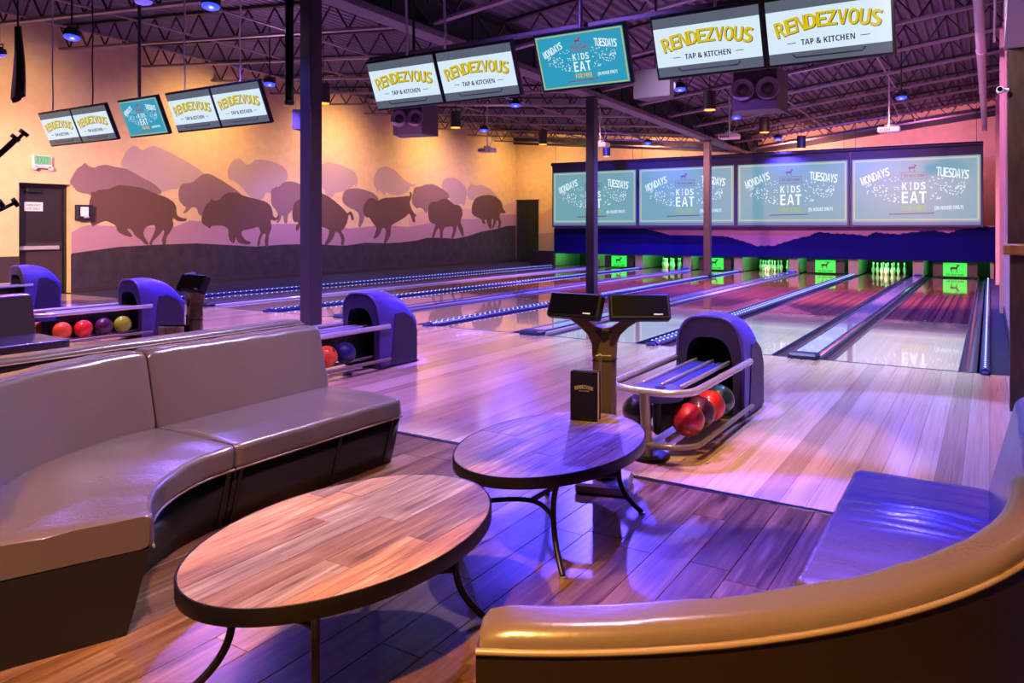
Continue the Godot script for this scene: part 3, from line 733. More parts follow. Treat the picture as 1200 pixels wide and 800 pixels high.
# ---------------------------------------------------------------- room shell
func room() -> void:
	# lounge floor: sub-floor and vinyl planks
	var fl := struct("floor", "reclaimed-look brown vinyl plank floor of the lounge", "floor")
	part(fl, "subfloor", boxg(Vector3(-8.7, -0.11, 0.4), Vector3(19.6, 0.2, 9.3)), M.joint)
	var w := 0.18
	rng.seed = 4
	var rest := [Geo.new(), Geo.new()]
	for r in range(-100, 14):
		var x := (r + 0.5) * w - 0.06
		var z := -4.25 + 0.0
		var l := rng.randf_range(0.3, 1.25)
		while z < 4.9:
			var z2: float = minf(z + l, 4.95)
			var c := Vector3(x, -0.005, (z + z2) / 2)
			var s := Vector3(w - 0.0025, 0.012, z2 - z - 0.0025)
			if x > -4.2 and z < -0.75 and x < 0.6:
				part(fl, "plank", boxg(c, s, 0.0015), M.plank[rng.randi() % 5])
			else:
				(rest[rng.randi() % 2] as Geo).box(c, s)
			z = z2
			l = 1.25
	for k in 2:
		part(fl, "planks", rest[k], M.plank[k]).set_meta("kind", "stuff")
	# the maple approach
	var ap := struct("floor", "polished maple approach in front of the lanes", "floor")
	part(ap, "subfloor", boxg(Vector3(-8.7, -0.11, -6.72), Vector3(19.6, 0.2, 4.94)), M.joint)
	var bw := 0.14
	for k in 136:
		var x := 0.98 - (k + 0.5) * bw
		part(ap, "board", boxg(Vector3(x, -0.004, -6.725), Vector3(bw - 0.0012, 0.01, 4.93), 0.0008), M.board[rng.randi() % 5])
	part(ap, "edge_strip", boxg(Vector3(-8.6, 0.0015, -4.26), Vector3(19.0, 0.007, 0.045), 0.002), M.stripe)
	var dots := Geo.new()
	for k in 96:
		for z in [-4.75, -7.3]:
			if k % 12 < 7:
				dots.cyl(Vector3(0.3 - k * 0.152, 0.0012, z), 0.011, 0.001, 10)
	part(ap, "guide_dots", dots, M.stripe).set_meta("kind", "stuff")
	part(ap, "foul_line", boxg(Vector3(-7.3, 0.0015, -9.185), Vector3(14.8, 0.003, 0.03)), M.stripe)
	# the bed below lanes and gutters, and the walkways beside them
	var bed := struct("floor", "dark bed under lanes and gutters", "floor")
	part(bed, "bed", boxg(Vector3(-8.7, -0.26, -19.0), Vector3(19.6, 0.2, 19.9)), M.joint)
	part(bed, "walkway", boxg(Vector3(0.1, -0.08, -18.6), Vector3(0.2, 0.16, 18.8)), M.carpet)
	part(bed, "walkway", boxg(Vector3(-16.35, -0.08, -19.05), Vector3(3.3, 0.16, 19.7)), M.carpet)

	# wall with the bison mural
	var wl := struct("wall_left", "tan side wall painted with running bison", "wall")
	part(wl, "wall_face", boxg(Vector3(-18.2, 3.4, -1.65), Vector3(0.4, 6.8, 13.32)), M.wall)
	part(wl, "wall_face", boxg(Vector3(-18.2, 3.4, -19.26), Vector3(0.4, 6.8, 19.68)), M.wall)
	part(wl, "wall_face", boxg(Vector3(-18.2, 4.65, -8.865), Vector3(0.4, 4.3, 1.11)), M.wall)
	part(wl, "wall_face", boxg(Vector3(-18.4, 3.4, -8.865), Vector3(0.06, 6.8, 1.3)), M.wainscot)
	part(wl, "wainscot", boxg(Vector3(-17.995, 0.44, -1.65), Vector3(0.012, 0.88, 13.3)), M.wainscot)
	part(wl, "wainscot", boxg(Vector3(-17.995, 0.44, -9.465), Vector3(0.012, 0.88, 0.09)), M.wainscot)
	var base := struct("baseboard_left", "dark baseboard along the mural wall", "baseboard")
	part(base, "board", boxg(Vector3(-17.98, 0.06, -19.2), Vector3(0.03, 0.12, 19.5), 0.004), M.wainscot)
	mural(wl)
	var wb := struct("wall_back", "back wall above the pin deck", "wall")
	part(wb, "wall_face", boxg(Vector3(-8.7, 3.4, -29.1), Vector3(19.6, 6.8, 0.4)), M.wall)
	var hp := PackedVector2Array([Vector2(-17.99, 0.02), Vector2(-17.99, 2.1), Vector2(-17.2, 2.0), Vector2(-16.6, 2.15), Vector2(-16, 2.5), Vector2(-15.3, 2.85), Vector2(-14.4, 3.1), Vector2(-13.9, 3.2), Vector2(-13.9, 0.02)])
	var g := Geo.new()
	g.prism(hp, 0.0, 0.006, Transform3D(Basis.IDENTITY, Vector3(0, 0, -28.9)))
	part(wb, "painted_hill", g, M.hill_far)
	hp = PackedVector2Array([Vector2(-17.99, 0.02), Vector2(-17.99, 1.1), Vector2(-16.9, 1.25), Vector2(-16, 1.3), Vector2(-15.2, 1.5), Vector2(-14.4, 1.7), Vector2(-14.4, 0.02)])
	g = Geo.new()
	g.prism(hp, 0.0, 0.01, Transform3D(Basis.IDENTITY, Vector3(0, 0, -28.9)))
	part(wb, "painted_hill", g, M.hill_mid)
	# right side: pink wall with two pilasters, then the opening with half wall, post and soffit
	var wr := struct("wall_right", "pink side wall beside the last lane", "wall")
	part(wr, "wall_face", boxg(Vector3(0.45, 3.4, -18.75), Vector3(0.46, 6.8, 20.7)), M.wall_pink)
	part(wr, "pilaster", boxg(Vector3(0.18, 2.5, -23.9), Vector3(0.1, 5.0, 0.5), 0.004), M.wall_pink)
	part(wr, "pilaster", boxg(Vector3(0.2, 2.5, -16.1), Vector3(0.1, 5.0, 0.5), 0.004), M.wall_pink)
	part(wr, "skirting", boxg(Vector3(0.212, 0.06, -16.0), Vector3(0.02, 0.12, 14.0), 0.003), M.frame_blue)
	var wh := struct("wall_half", "brown half wall with an oak cap at the right edge", "half wall")
	part(wh, "panel", boxg(Vector3(0.62, 0.64, -7.52), Vector3(0.96, 1.28, 0.2)), M.post)
	part(wh, "cap", boxg(Vector3(0.62, 1.325, -7.52), Vector3(1.06, 0.09, 0.3), 0.012), M.oak)
	part(wh, "sill", boxg(Vector3(0.3, 1.4, -8.0), Vector3(0.34, 0.05, 0.9), 0.008), M.pipe)
	var po := struct("trim_1", "dark brown timber post standing on the half wall", "post")
	part(po, "post", boxg(Vector3(0.185, 2.18, -7.5), Vector3(0.12, 1.62, 0.14), 0.004), M.post)
	var so := struct("trim_2", "pale boxed soffit over the right-hand opening", "soffit")
	part(so, "soffit", boxg(Vector3(0.66, 4.4, -6.4), Vector3(1.12, 2.86, 2.2)), M.soffit)
	var wy := struct("wall_far_right", "yellow wall seen past the brown post", "wall")
	part(wy, "wall_face", boxg(Vector3(0.72, 2.4, -8.55), Vector3(1.1, 3.2, 0.1)), M.wall_yellow)
	part(wy, "wall_face", boxg(Vector3(1.1, 3.4, -1.5), Vector3(0.2, 6.8, 13.4)), M.wall)
	var wf := struct("wall_front", "wall behind the lounge", "wall")
	part(wf, "wall_face", boxg(Vector3(-8.7, 3.4, 5.0), Vector3(19.6, 6.8, 0.3)), M.wall)

	# corrugated roof deck
	var ce := struct("ceiling", "dark corrugated metal roof deck", "ceiling")
	for side in 2:
		g = Geo.new()
		var near := PackedVector3Array()
		var far := PackedVector3Array()
		var x := -18.3 if side == 0 else -7.28
		var stop := -7.28 if side == 0 else 1.2
		while x < stop:
			for q in [[0.0, 0.0], [0.06, 0.0], [0.085, 0.06], [0.165, 0.06], [0.19, 0.0]]:
				var xx: float = minf(x + q[0], stop)
				near.append(Vector3(xx, joist_y(xx, 5.2) + 0.56 + q[1], 5.2))
				far.append(Vector3(xx, joist_y(xx, -29.2) + 0.56 + q[1], -29.2))
			x += 0.19
		for k in near.size() - 1:
			g.face([near[k], near[k + 1], far[k + 1], far[k]], Vector3((near[k].x + far[k + 1].x) / 2, 60, -12))
		part(ce, "deck", g, M.deck)
		g = Geo.new()
		var a := -18.4 if side == 0 else -7.28
		var b := -7.28 if side == 0 else 1.3
		var ya := [joist_y(a, 5.3), joist_y(a, -29.3), joist_y(b, 5.3), joist_y(b, -29.3)]
		var lo := [Vector3(a, ya[0] + 0.65, 5.3), Vector3(b, ya[2] + 0.65, 5.3), Vector3(b, ya[3] + 0.65, -29.3), Vector3(a, ya[1] + 0.65, -29.3)]
		var hi := []
		for q in lo:
			hi.append(q + Vector3(0, 0.2, 0))
		var mid: Vector3 = (lo[0] + hi[2]) / 2
		g.face(lo, mid)
		g.face(hi, mid)
		for k in 4:
			g.face([lo[k], lo[(k + 1) % 4], hi[(k + 1) % 4], hi[k]], mid)
		part(ce, "roof_slab", g, M.deck)

func mural(wl: Node3D) -> void:
	var hills := {"far_hill": [], "mid_hill": [], "near_hill": []}
	var beasts := []
	for e in MURAL:
		if hills.has(e[0]):
			hills[e[0]] = e[1]
		else:
			beasts.append(e)
	var wallx := Transform3D(Basis(Vector3(0, 0, -1), Vector3(0, 1, 0), Vector3(1, 0, 0)), Vector3(-18.0, 0, 0))   # local x runs down the lanes, z out of the wall
	var out := {"far": 0.004, "mid": 0.008, "near": 0.016}
	for h in ["far_hill", "mid_hill", "near_hill"]:
		var p := PackedVector2Array()
		var l: Array = hills[h]
		var foot := 0.02
		p.append(Vector2(-l[0], foot))
		for k in range(0, l.size(), 2):
			p.append(Vector2(-l[k], l[k + 1]))
		p.append(Vector2(-l[l.size() - 2], foot))
		var g := Geo.new()
		var d: float = {"far_hill": 0.003, "mid_hill": 0.006, "near_hill": 0.012}[h]
		g.prism(p, 0.0, d, wallx)
		part(wl, "painted_hill", g, M["hill_" + h.split("_")[0]])
	for e in beasts:
		var p := PackedVector2Array()
		for k in range(0, e[1].size(), 2):
			p.append(Vector2(-e[1][k], e[1][k + 1]))
		# round the corners of the outline once
		var q := PackedVector2Array()
		for k in p.size():
			var a := p[k]
			var b := p[(k + 1) % p.size()]
			q.append(a.lerp(b, 0.22))
			q.append(a.lerp(b, 0.78))
		if Geometry2D.triangulate_polygon(q).is_empty():
			print("outline needs care ", e[1][0])
			q = p
		var g := Geo.new()
		g.prism(q, 0.0, out[e[0]], wallx)
		part(wl, "painted_bison", g, M["bison_" + e[0]])

# ---------------------------------------------------------------- roof steel
func steel() -> void:
	rng.seed = 9
	var order := ["nearest", "second", "third", "fourth", "fifth", "sixth", "seventh", "eighth", "ninth", "tenth", "eleventh", "twelfth", "farthest"]
	for k in 13:
		var z := -3.2 - 2.0 * k
		var t := thing("roof_joist", "open-web steel roof joist spanning the hall, %s of the row" % order[k], "roof joist", Vector3(0, 0, z), 0.0, "open-web roof joists")
		for chord in ["bottom_chord", "top_chord"]:
			var g := Geo.new()
			var up := 0.02 if chord == "bottom_chord" else 0.53
			for ends in [[-18.0, -7.28], [-7.28, 0.3]]:
				g.bar(Vector3(ends[0], joist_y(ends[0], z) + up, 0), Vector3(ends[1], joist_y(ends[1], z) + up, 0), 0.11, 0.045)
			part(t, chord, g, M.chord if chord == "bottom_chord" else M.joist)
		var g2 := Geo.new()
		var x := -18.0
		var low := false
		while x < 0.2:
			var x2: float = minf(x + 0.36, 0.3)
			var a := Vector3(x, joist_y(x, z) + (0.03 if low else 0.5), 0)
			var b := Vector3(x2, joist_y(x2, z) + (0.5 if low else 0.03), 0)
			g2.bar(a, b, 0.026, 0.026)
			low = not low
			x = x2
		part(t, "web", g2, M.joist)
	# bridging rods that tie the joists together
	for x in [-15.2, -12.9, -10.4, -4.4, -2.0]:
		var t := thing("bridging_rod", "thin steel bridging rod tying the joists, %s" % {-15.2: "nearest the bison wall", -12.9: "second from the bison wall", -10.4: "just left of the girder", -4.4: "just right of the girder", -2.0: "nearest the right wall"}[x], "bridging rod", Vector3.ZERO, 0.0, "bridging rods between joists")
		var g := Geo.new()
		g.bar(Vector3(x, joist_y(x, -3.2) + 0.06, -3.2), Vector3(x, joist_y(x, -27.2) + 0.06, -27.2), 0.04, 0.03)
		part(t, "rod", g, M.chord)
	# the girder on the column line
	var gd := thing("roof_girder", "deep steel truss girder running over the three columns", "girder", Vector3(-7.28, 0, 0))
	var yb := func(z: float) -> float: return 4.36 + 0.02 * (z + 14.8)
	var g := Geo.new()
	g.bar(Vector3(0, yb.call(2.0), 2.0), Vector3(0, yb.call(-28.9), -28.9), 0.3, 0.1)
	part(gd, "bottom_chord", g, M.girder)
	g = Geo.new()
	g.bar(Vector3(0, yb.call(2.0) + 0.66, 2.0), Vector3(0, yb.call(-28.9) + 0.66, -28.9), 0.22, 0.08)
	part(gd, "top_chord", g, M.joist)
	var z := 1.8
	var flip := false
	while z > -28.0:
		g = Geo.new()
		var a := Vector3(0.1, yb.call(z) + (0.05 if flip else 0.62), z)
		var b := Vector3(0.1, yb.call(z - 1.0) + (0.62 if flip else 0.05), z - 1.0)
		g.bar(a, b, 0.05, 0.05)
		part(gd, "diagonal", g, M.joist)
		if flip:
			g = Geo.new()
			g.bar(Vector3(0.1, yb.call(z - 1.0) + 0.05, z - 1.0), Vector3(0.1, yb.call(z - 1.0) + 0.62, z - 1.0), 0.04, 0.04)
			part(gd, "strut", g, M.joist)
		flip = not flip
		z -= 1.0
	g = Geo.new()
	g.bar(Vector3(-0.06, yb.call(2.0) + 0.34, 2.0), Vector3(-0.06, yb.call(-28.9) + 0.34, -28.9), 0.02, 0.56)
	part(gd, "curtain_board", g, M.curtain_green)
	var cl := ["tall dark steel column behind the left leather sofa", "slim dark steel column in the middle of the lanes", "farthest dark steel column near the projection screens"]
	for k in 3:
		var zz: float = [-6.78, -14.8, -22.75][k]
		var t := thing("steel_column", cl[k], "column", Vector3(-7.28, 0, zz), 0.0, "steel columns under the girder")
		var h: float = yb.call(zz) - 0.05
		part(t, "shaft", boxg(Vector3(0, h / 2, 0), Vector3(0.2, h, 0.2), 0.012), M.column)
		part(t, "base_plate", boxg(Vector3(0, 0.075, 0), Vector3(0.3, 0.02, 0.3), 0.004), M.iron)
		part(t, "cap_plate", boxg(Vector3(0, h - 0.01, 0), Vector3(0.34, 0.03, 0.34), 0.004), M.iron)
	var bm := struct("trim_3", "dark ledger beam under the deck along the back wall", "beam")
	g = Geo.new()
	g.bar(Vector3(-18, joist_y(-18, -28.7) + 0.2, -28.78), Vector3(-7.28, joist_y(-7.28, -28.7) + 0.2, -28.78), 0.16, 0.3)
	g.bar(Vector3(-7.28, joist_y(-7.28, -28.7) + 0.2, -28.78), Vector3(0.3, joist_y(0.3, -28.7) + 0.2, -28.78), 0.16, 0.3)
	part(bm, "beam", g, M.joist)
	var pp := thing("drain_pipe", "pale round pipe running under the roof beside the right wall", "pipe", Vector3(-0.13, 0, 0))
	g = Geo.new()
	g.tube([Vector3(0, 4.66, -6.0), Vector3(0, 4.5, -25.5), Vector3(0, 4.45, -25.7), Vector3(0, 4.3, -25.75)], 0.07, 12)
	part(pp, "pipe", g, M.pipe)
	for k in 3:
		g = Geo.new()
		var zz2 := -11.0 - 4.5 * k
		g.cyl(Vector3(0, 4.66 - (-6.0 - zz2) * 0.0082, zz2), 0.082, 0.12, 12, Basis(Vector3.RIGHT, PI / 2))
		part(pp, "coupling", g, M.pipe)
	var cd := thing("conduit", "thin pale conduit pipe beside the soffit at the right wall", "pipe", Vector3(0.06, 0, 0))
	g = Geo.new()
	g.tube([Vector3(0, 4.5, -8.2), Vector3(0, 4.4, -14.0)], 0.018, 8)
	part(cd, "pipe", g, M.pipe)
	var tb := thing("hanging_tube", "black polished vertical tube hanging from the roof left of the near column", "tube", Vector3(-7.28, 2.94, -6.43))
	tb.position = Vector3(-7.0, 2.96, -6.18)
	g = Geo.new()
	g.cyl(Vector3(0, 0.85, 0), 0.05, 1.7, 16)
	part(tb, "tube", g, mat(Color(0.06, 0.06, 0.1), 0.15, 0.6))
	g = Geo.new()
	g.cyl(Vector3(0, 0.02, 0), 0.056, 0.04, 16)
	part(tb, "end_ring", g, M.iron)

# ---------------------------------------------------------------- lanes, dividers and pit
func nth(k: int) -> String:
	return ["rightmost lane", "second lane from the right", "third lane from the right", "fourth lane from the right", "fifth lane from the right", "sixth lane from the right", "seventh lane from the right", "leftmost lane"][k]

func gutter_shape(x0: float, x1: float, z0: float, z1: float) -> Geo:
	var g := Geo.new()
	var rows := []
	for zz in [z0, z1]:
		var row := PackedVector3Array()
		for j in 9:
			var a := PI * j / 8.0
			row.append(Vector3((x0 + x1) / 2 - cos(a) * (x1 - x0) / 2, -0.012 - sin(a) * 0.085, zz))
		rows.append(row)
	g.grid(rows)
	return g

func lanes() -> void:
	rng.seed = 21
	for k in 8:
		var p := k / 2
		var xr := -3.64 * p + (-0.28 if k % 2 == 0 else -2.19)
		var xl := xr - 1.205
		var t := thing("bowling_lane", "polished maple bowling lane with gutters, the %s" % nth(k), "bowling lane", Vector3((xl + xr) / 2, 0, -9.2), 0.0, "polished bowling lanes")
		var n := 30
		var w := (xr - xl) / n
		# boards: paler heads first, reflected screen light put into their colour, darker beyond
		for b in n:
			var x := -0.6025 + (b + 0.5) * w
			if k < 4:
				part(t, "board", boxg(Vector3(x, -0.01, -2.3), Vector3(w - 0.0008, 0.02, 4.56)), M.head[rng.randi() % 3])
		if k >= 4:
			part(t, "head_boards", boxg(Vector3(0, -0.01, -2.3), Vector3(1.205, 0.02, 4.56)), M.head[k % 3])
		for b in (30 if k < 4 else 0):
			var x := -0.6025 + (b + 0.5) * w
			part(t, "board", boxg(Vector3(x, -0.01, -11.5), Vector3(w - 0.0008, 0.02, 13.82)), M.lane[[0, 1, 2, 0, 1, 2, 3][rng.randi() % 7]])
		for b in (0 if k < 4 else 10):
			var x := -0.6025 + (b + 0.5) * w * 3
			part(t, "lane_panel", boxg(Vector3(x, -0.01, -11.5), Vector3(w * 3 - 0.0008, 0.02, 13.82)), M.lane[rng.randi() % 3])
		# aiming arrows, let into the boards
		var g := Geo.new()
		for a in 7:
			var d := a - 3
			var c := Vector3(d * 0.145, 0.0006, -4.3 - (3 - absi(d)) * 0.16)
			g.face([c + Vector3(-0.025, 0, 0.12), c + Vector3(0.025, 0, 0.12), c + Vector3(0, 0, -0.1)], c - Vector3(0, 1, 0))
		part(t, "arrows", g, M.stripe)
		for s in [-1, 1]:
			var e: float = 0.6025 * s
			part(t, "gutter", gutter_shape(minf(e, e + 0.165 * s), maxf(e, e + 0.165 * s), 0.0, -18.4), M.gutter)
			part(t, "edge_rail", boxg(Vector3(e + s * 0.006, -0.012, -9.2), Vector3(0.012, 0.03, 18.4), 0.002), M.cap_dark)
		part(t, "pin_deck_tail", boxg(Vector3(0, -0.01, -18.6), Vector3(1.2, 0.02, 0.35)), M.black)
	# dividers: flat return caps and rounded dividers with light strips
	for k in 9:
		var p := k / 2
		if k % 2 == 1:
			var xc := -1.815 - 3.64 * p
			var t := thing("ball_return_track", "wide flat pale cap over the ball track beside the %s" % nth(k - 1), "lane divider", Vector3(xc, 0, -9.14), 0.0, "flat caps between lanes")
			var g := Geo.new()
			var prof := [Vector2(-0.163, -0.02), Vector2(-0.163, 0.02), Vector2(-0.14, 0.05), Vector2(0.14, 0.05), Vector2(0.163, 0.02), Vector2(0.163, -0.02)]
			g.prism(PackedVector2Array(prof), -16.9, -0.12)
			part(t, "cap", g, M.cap_flat)
			g = Geo.new()
			g.box(Vector3(0, 0.022, -0.06), Vector3(0.33, 0.086, 0.22), Basis.IDENTITY, 0.024)
			part(t, "end_cap", g, M.end_cap)
			for s in [-1, 1]:
				part(t, "edge_trim", boxg(Vector3(0.14 * s, 0.052, -8.5), Vector3(0.03, 0.012, 16.7), 0.003), M.cap_dark)
			part(t, "far_roller", boxg(Vector3(0, 0.075, -16.7), Vector3(0.22, 0.06, 0.3), 0.02), M.cap_dark)
		else:
			var xc := -3.657 - 3.64 * (p - 1) if k > 0 else -0.04
			var wide := 0.05 if k == 0 else 0.08
			var t := thing("light_strip_divider", "blue divider with white light dots between second and third lanes from the right", "lane divider", Vector3(xc, 0, -9.2), 0.0, "dotted light strips between lanes")
			if k == 4:
				t.set_meta("label", "dotted light divider that carries the two far columns, between fourth and fifth lanes")
			elif k == 6:
				t.set_meta("label", "dark divider with light dots between sixth and seventh lanes from the right")
			elif k == 8:
				t.set_meta("label", "dark divider with light dots nearest the bison wall")
			elif k == 0:
				t.set_meta("label", "narrow strip of white light dots along the right wall")
			var g := Geo.new()
			var prof := PackedVector2Array()
			for j in 9:
				var a := PI * j / 8.0
				prof.append(Vector2(cos(a) * wide, 0.0 + sin(a) * 0.055))
			prof.append(Vector2(-wide, -0.03))
			prof.append(Vector2(wide, -0.03))
			g.prism(prof, -16.9, 0.02)
			part(t, "divider", g, M.cap_dark)
			part(t, "nose", boxg(Vector3(0, 0.012, 0.06), Vector3(wide * 1.5, 0.05, 0.1), 0.016), M.cap_dark)
			for s in ([0] if k == 0 else [-1, 1]):
				g = Geo.new()
				for d in 112:
					g.box(Vector3(s * wide * 0.62, 0.054 if s == 0 else 0.046, -0.1 - d * 0.15), Vector3(0.016, 0.01, 0.022))
				part(t, "light_dots", g, M.led).set_meta("kind", "stuff")
	pit()

func elk() -> PackedVector2Array:       # a standing elk, head up to the right, about one unit wide
	return PackedVector2Array([Vector2(-0.46, 0.12), Vector2(-0.4, 0.2), Vector2(-0.2, 0.22), Vector2(0.0, 0.2), Vector2(0.12, 0.24), Vector2(0.22, 0.36), Vector2(0.2, 0.44), Vector2(0.02, 0.46), Vector2(-0.1, 0.52), Vector2(-0.02, 0.5), Vector2(0.12, 0.5), Vector2(0.1, 0.58), Vector2(0.16, 0.52), Vector2(0.26, 0.46), Vector2(0.34, 0.52), Vector2(0.36, 0.46), Vector2(0.5, 0.4), Vector2(0.48, 0.34), Vector2(0.36, 0.34), Vector2(0.28, 0.16), Vector2(0.2, 0.06), Vector2(0.2, -0.1), Vector2(0.24, -0.4), Vector2(0.18, -0.4), Vector2(0.12, -0.1), Vector2(0.08, -0.02), Vector2(-0.16, -0.02), Vector2(-0.26, -0.02), Vector2(-0.3, -0.14), Vector2(-0.24, -0.4), Vector2(-0.3, -0.4), Vector2(-0.38, -0.16), Vector2(-0.42, 0.0)])

func pin_shape() -> Array:
	return [Vector2(0.0, 0.0), Vector2(0.026, 0.0), Vector2(0.031, 0.01), Vector2(0.045, 0.055), Vector2(0.057, 0.1), Vector2(0.0605, 0.118), Vector2(0.058, 0.145), Vector2(0.046, 0.19), Vector2(0.032, 0.225), Vector2(0.0235, 0.255), Vector2(0.024, 0.28), Vector2(0.029, 0.31), Vector2(0.0323, 0.342), Vector2(0.03, 0.362), Vector2(0.02, 0.377), Vector2(0.0, 0.381)]

func pit() -> void:
	var mk := struct("wall_mask", "masking unit painted with a dark mountain ridge under the screens", "masking unit")
	part(mk, "board", boxg(Vector3(-7.1, 1.04, -26.04), Vector3(14.66, 1.06, 0.06), 0.01), M.maskboard)
	var p := PackedVector2Array([Vector2(-14.43, 0.51), Vector2(-14.43, 1.46)])
	for k in range(0, RIDGE.size(), 2):
		var v := Vector2(minf(RIDGE[k], 0.22), RIDGE[k + 1])
		p.append(v)
		if k + 2 < RIDGE.size() and k > 10:      # tree tops along the ridge
			var w := Vector2(minf(RIDGE[k + 2], 0.22), RIDGE[k + 3])
			for j in range(1, 5):
				p.append(v.lerp(w, j / 5.0) + Vector2(0, 0.025 if j % 2 == 1 else 0.0))
	p.append(Vector2(0.22, 0.51))
	var g := Geo.new()
	g.prism(p, 0.0, 0.006, Transform3D(Basis.IDENTITY, Vector3(0, 0, -26.01)))
	part(mk, "painted_ridge", g, M.mountain)
	part(mk, "pit_curtain", boxg(Vector3(-7.1, 0.5, -28.3), Vector3(14.7, 1.1, 0.05)), M.blacker)
	part(mk, "pit_roof", boxg(Vector3(-7.1, 1.1, -27.2), Vector3(14.7, 0.04, 2.2)), M.blacker)
	part(mk, "dark_opening", boxg(Vector3(-15.0, 0.3, -26.1), Vector3(1.1, 0.6, 0.1), 0.01), M.blacker)  # black board stands for the darkness of a low opening
	for k in 9:
		var x := -0.02 - 1.82 * k
		if k == 0:
			x = 0.06
		var wide := 0.1 if k == 0 else 0.3
		part(mk, "kickback", boxg(Vector3(x, 0.27, -27.2), Vector3(wide, 0.52, 2.1), 0.01), M.kick)
	for k in 8:
		var xc := -3.64 * (k / 2) + (-0.8825 if k % 2 == 0 else -2.7925)
		var tb := thing("unseen_pit_light", "unseen green light tube lighting the pin deck of the %s" % nth(k), "light", Vector3(xc, 0.8, -26.42), 0.0, "unseen green tubes in the pits")  # tube out of view behind the mask, placed to light the pit green
		g = Geo.new()
		g.cyl(Vector3.ZERO, 0.016, 0.9, 10, Basis(Vector3(0, 0, 1), PI / 2))
		part(tb, "tube", g, M.tube_green)
		if PIT_GREEN[1] > 0.0:
			omni(Vector3(xc, 0.74, -26.42), Color(PIT_GREEN[0] / PIT_GREEN[1], 1.0, PIT_GREEN[2] / PIT_GREEN[1]).linear_to_srgb(), PIT_GREEN[1], 0.04)
		if k % 2 == 0:
			var s := thing("sweep_sign", "lit green elk sign closing the pin deck of the %s" % nth(k), "sign", Vector3(xc, 0.03, -26.3), 0.0, "green elk signs over the pin decks")
			part(s, "backing", boxg(Vector3(0, 0.22, -0.03), Vector3(1.16, 0.42, 0.05), 0.006), M.black)
			part(s, "face", boxg(Vector3(0.0, 0.22, 0.0), Vector3(0.62, 0.4, 0.02), 0.004), M.sign_green)
			g = Geo.new()
			g.prism(elk(), 0.0, 0.004, Transform3D(Basis.from_scale(Vector3(0.27, 0.27, 1)), Vector3(0, 0.24, 0.0105)))
			part(s, "elk", g, M.sign_ink)
			g = Geo.new()
			letter(g, "THE WILD GAME", Vector2(0, 0.07), 0.46, 0.05, 0.0125)
			part(s, "lettering", g, M.sign_ink)
		elif k < 7:
			var row := ["head pin", "second row", "third row", "back row"]
			for r in 4:
				for j in r + 1:
					var side: String = "alone in front" if r == 0 else ("at the left end" if j == 0 else ("at the right end" if j == r else (["", "", "in the middle", "%s of the middle" % ("left" if j == 1 else "right")][r])))
					var t := thing("bowling_pin", "pin on the %s, %s, %s" % [nth(k), row[r], side], "bowling pin", Vector3(xc + (j - r / 2.0) * 0.3048, 0.0, -26.75 - r * 0.264), 0.0, "racked bowling pins")
					g = Geo.new()
					g.lathe(pin_shape(), 14)
					part(t, "body", g, M.pin)
					g = Geo.new()
					g.lathe([Vector2(0.0288, 0.237), Vector2(0.0272, 0.244)], 14)
					g.lathe([Vector2(0.0246, 0.262), Vector2(0.0243, 0.27)], 14)
					part(t, "neck_stripes", g, M.pinred)

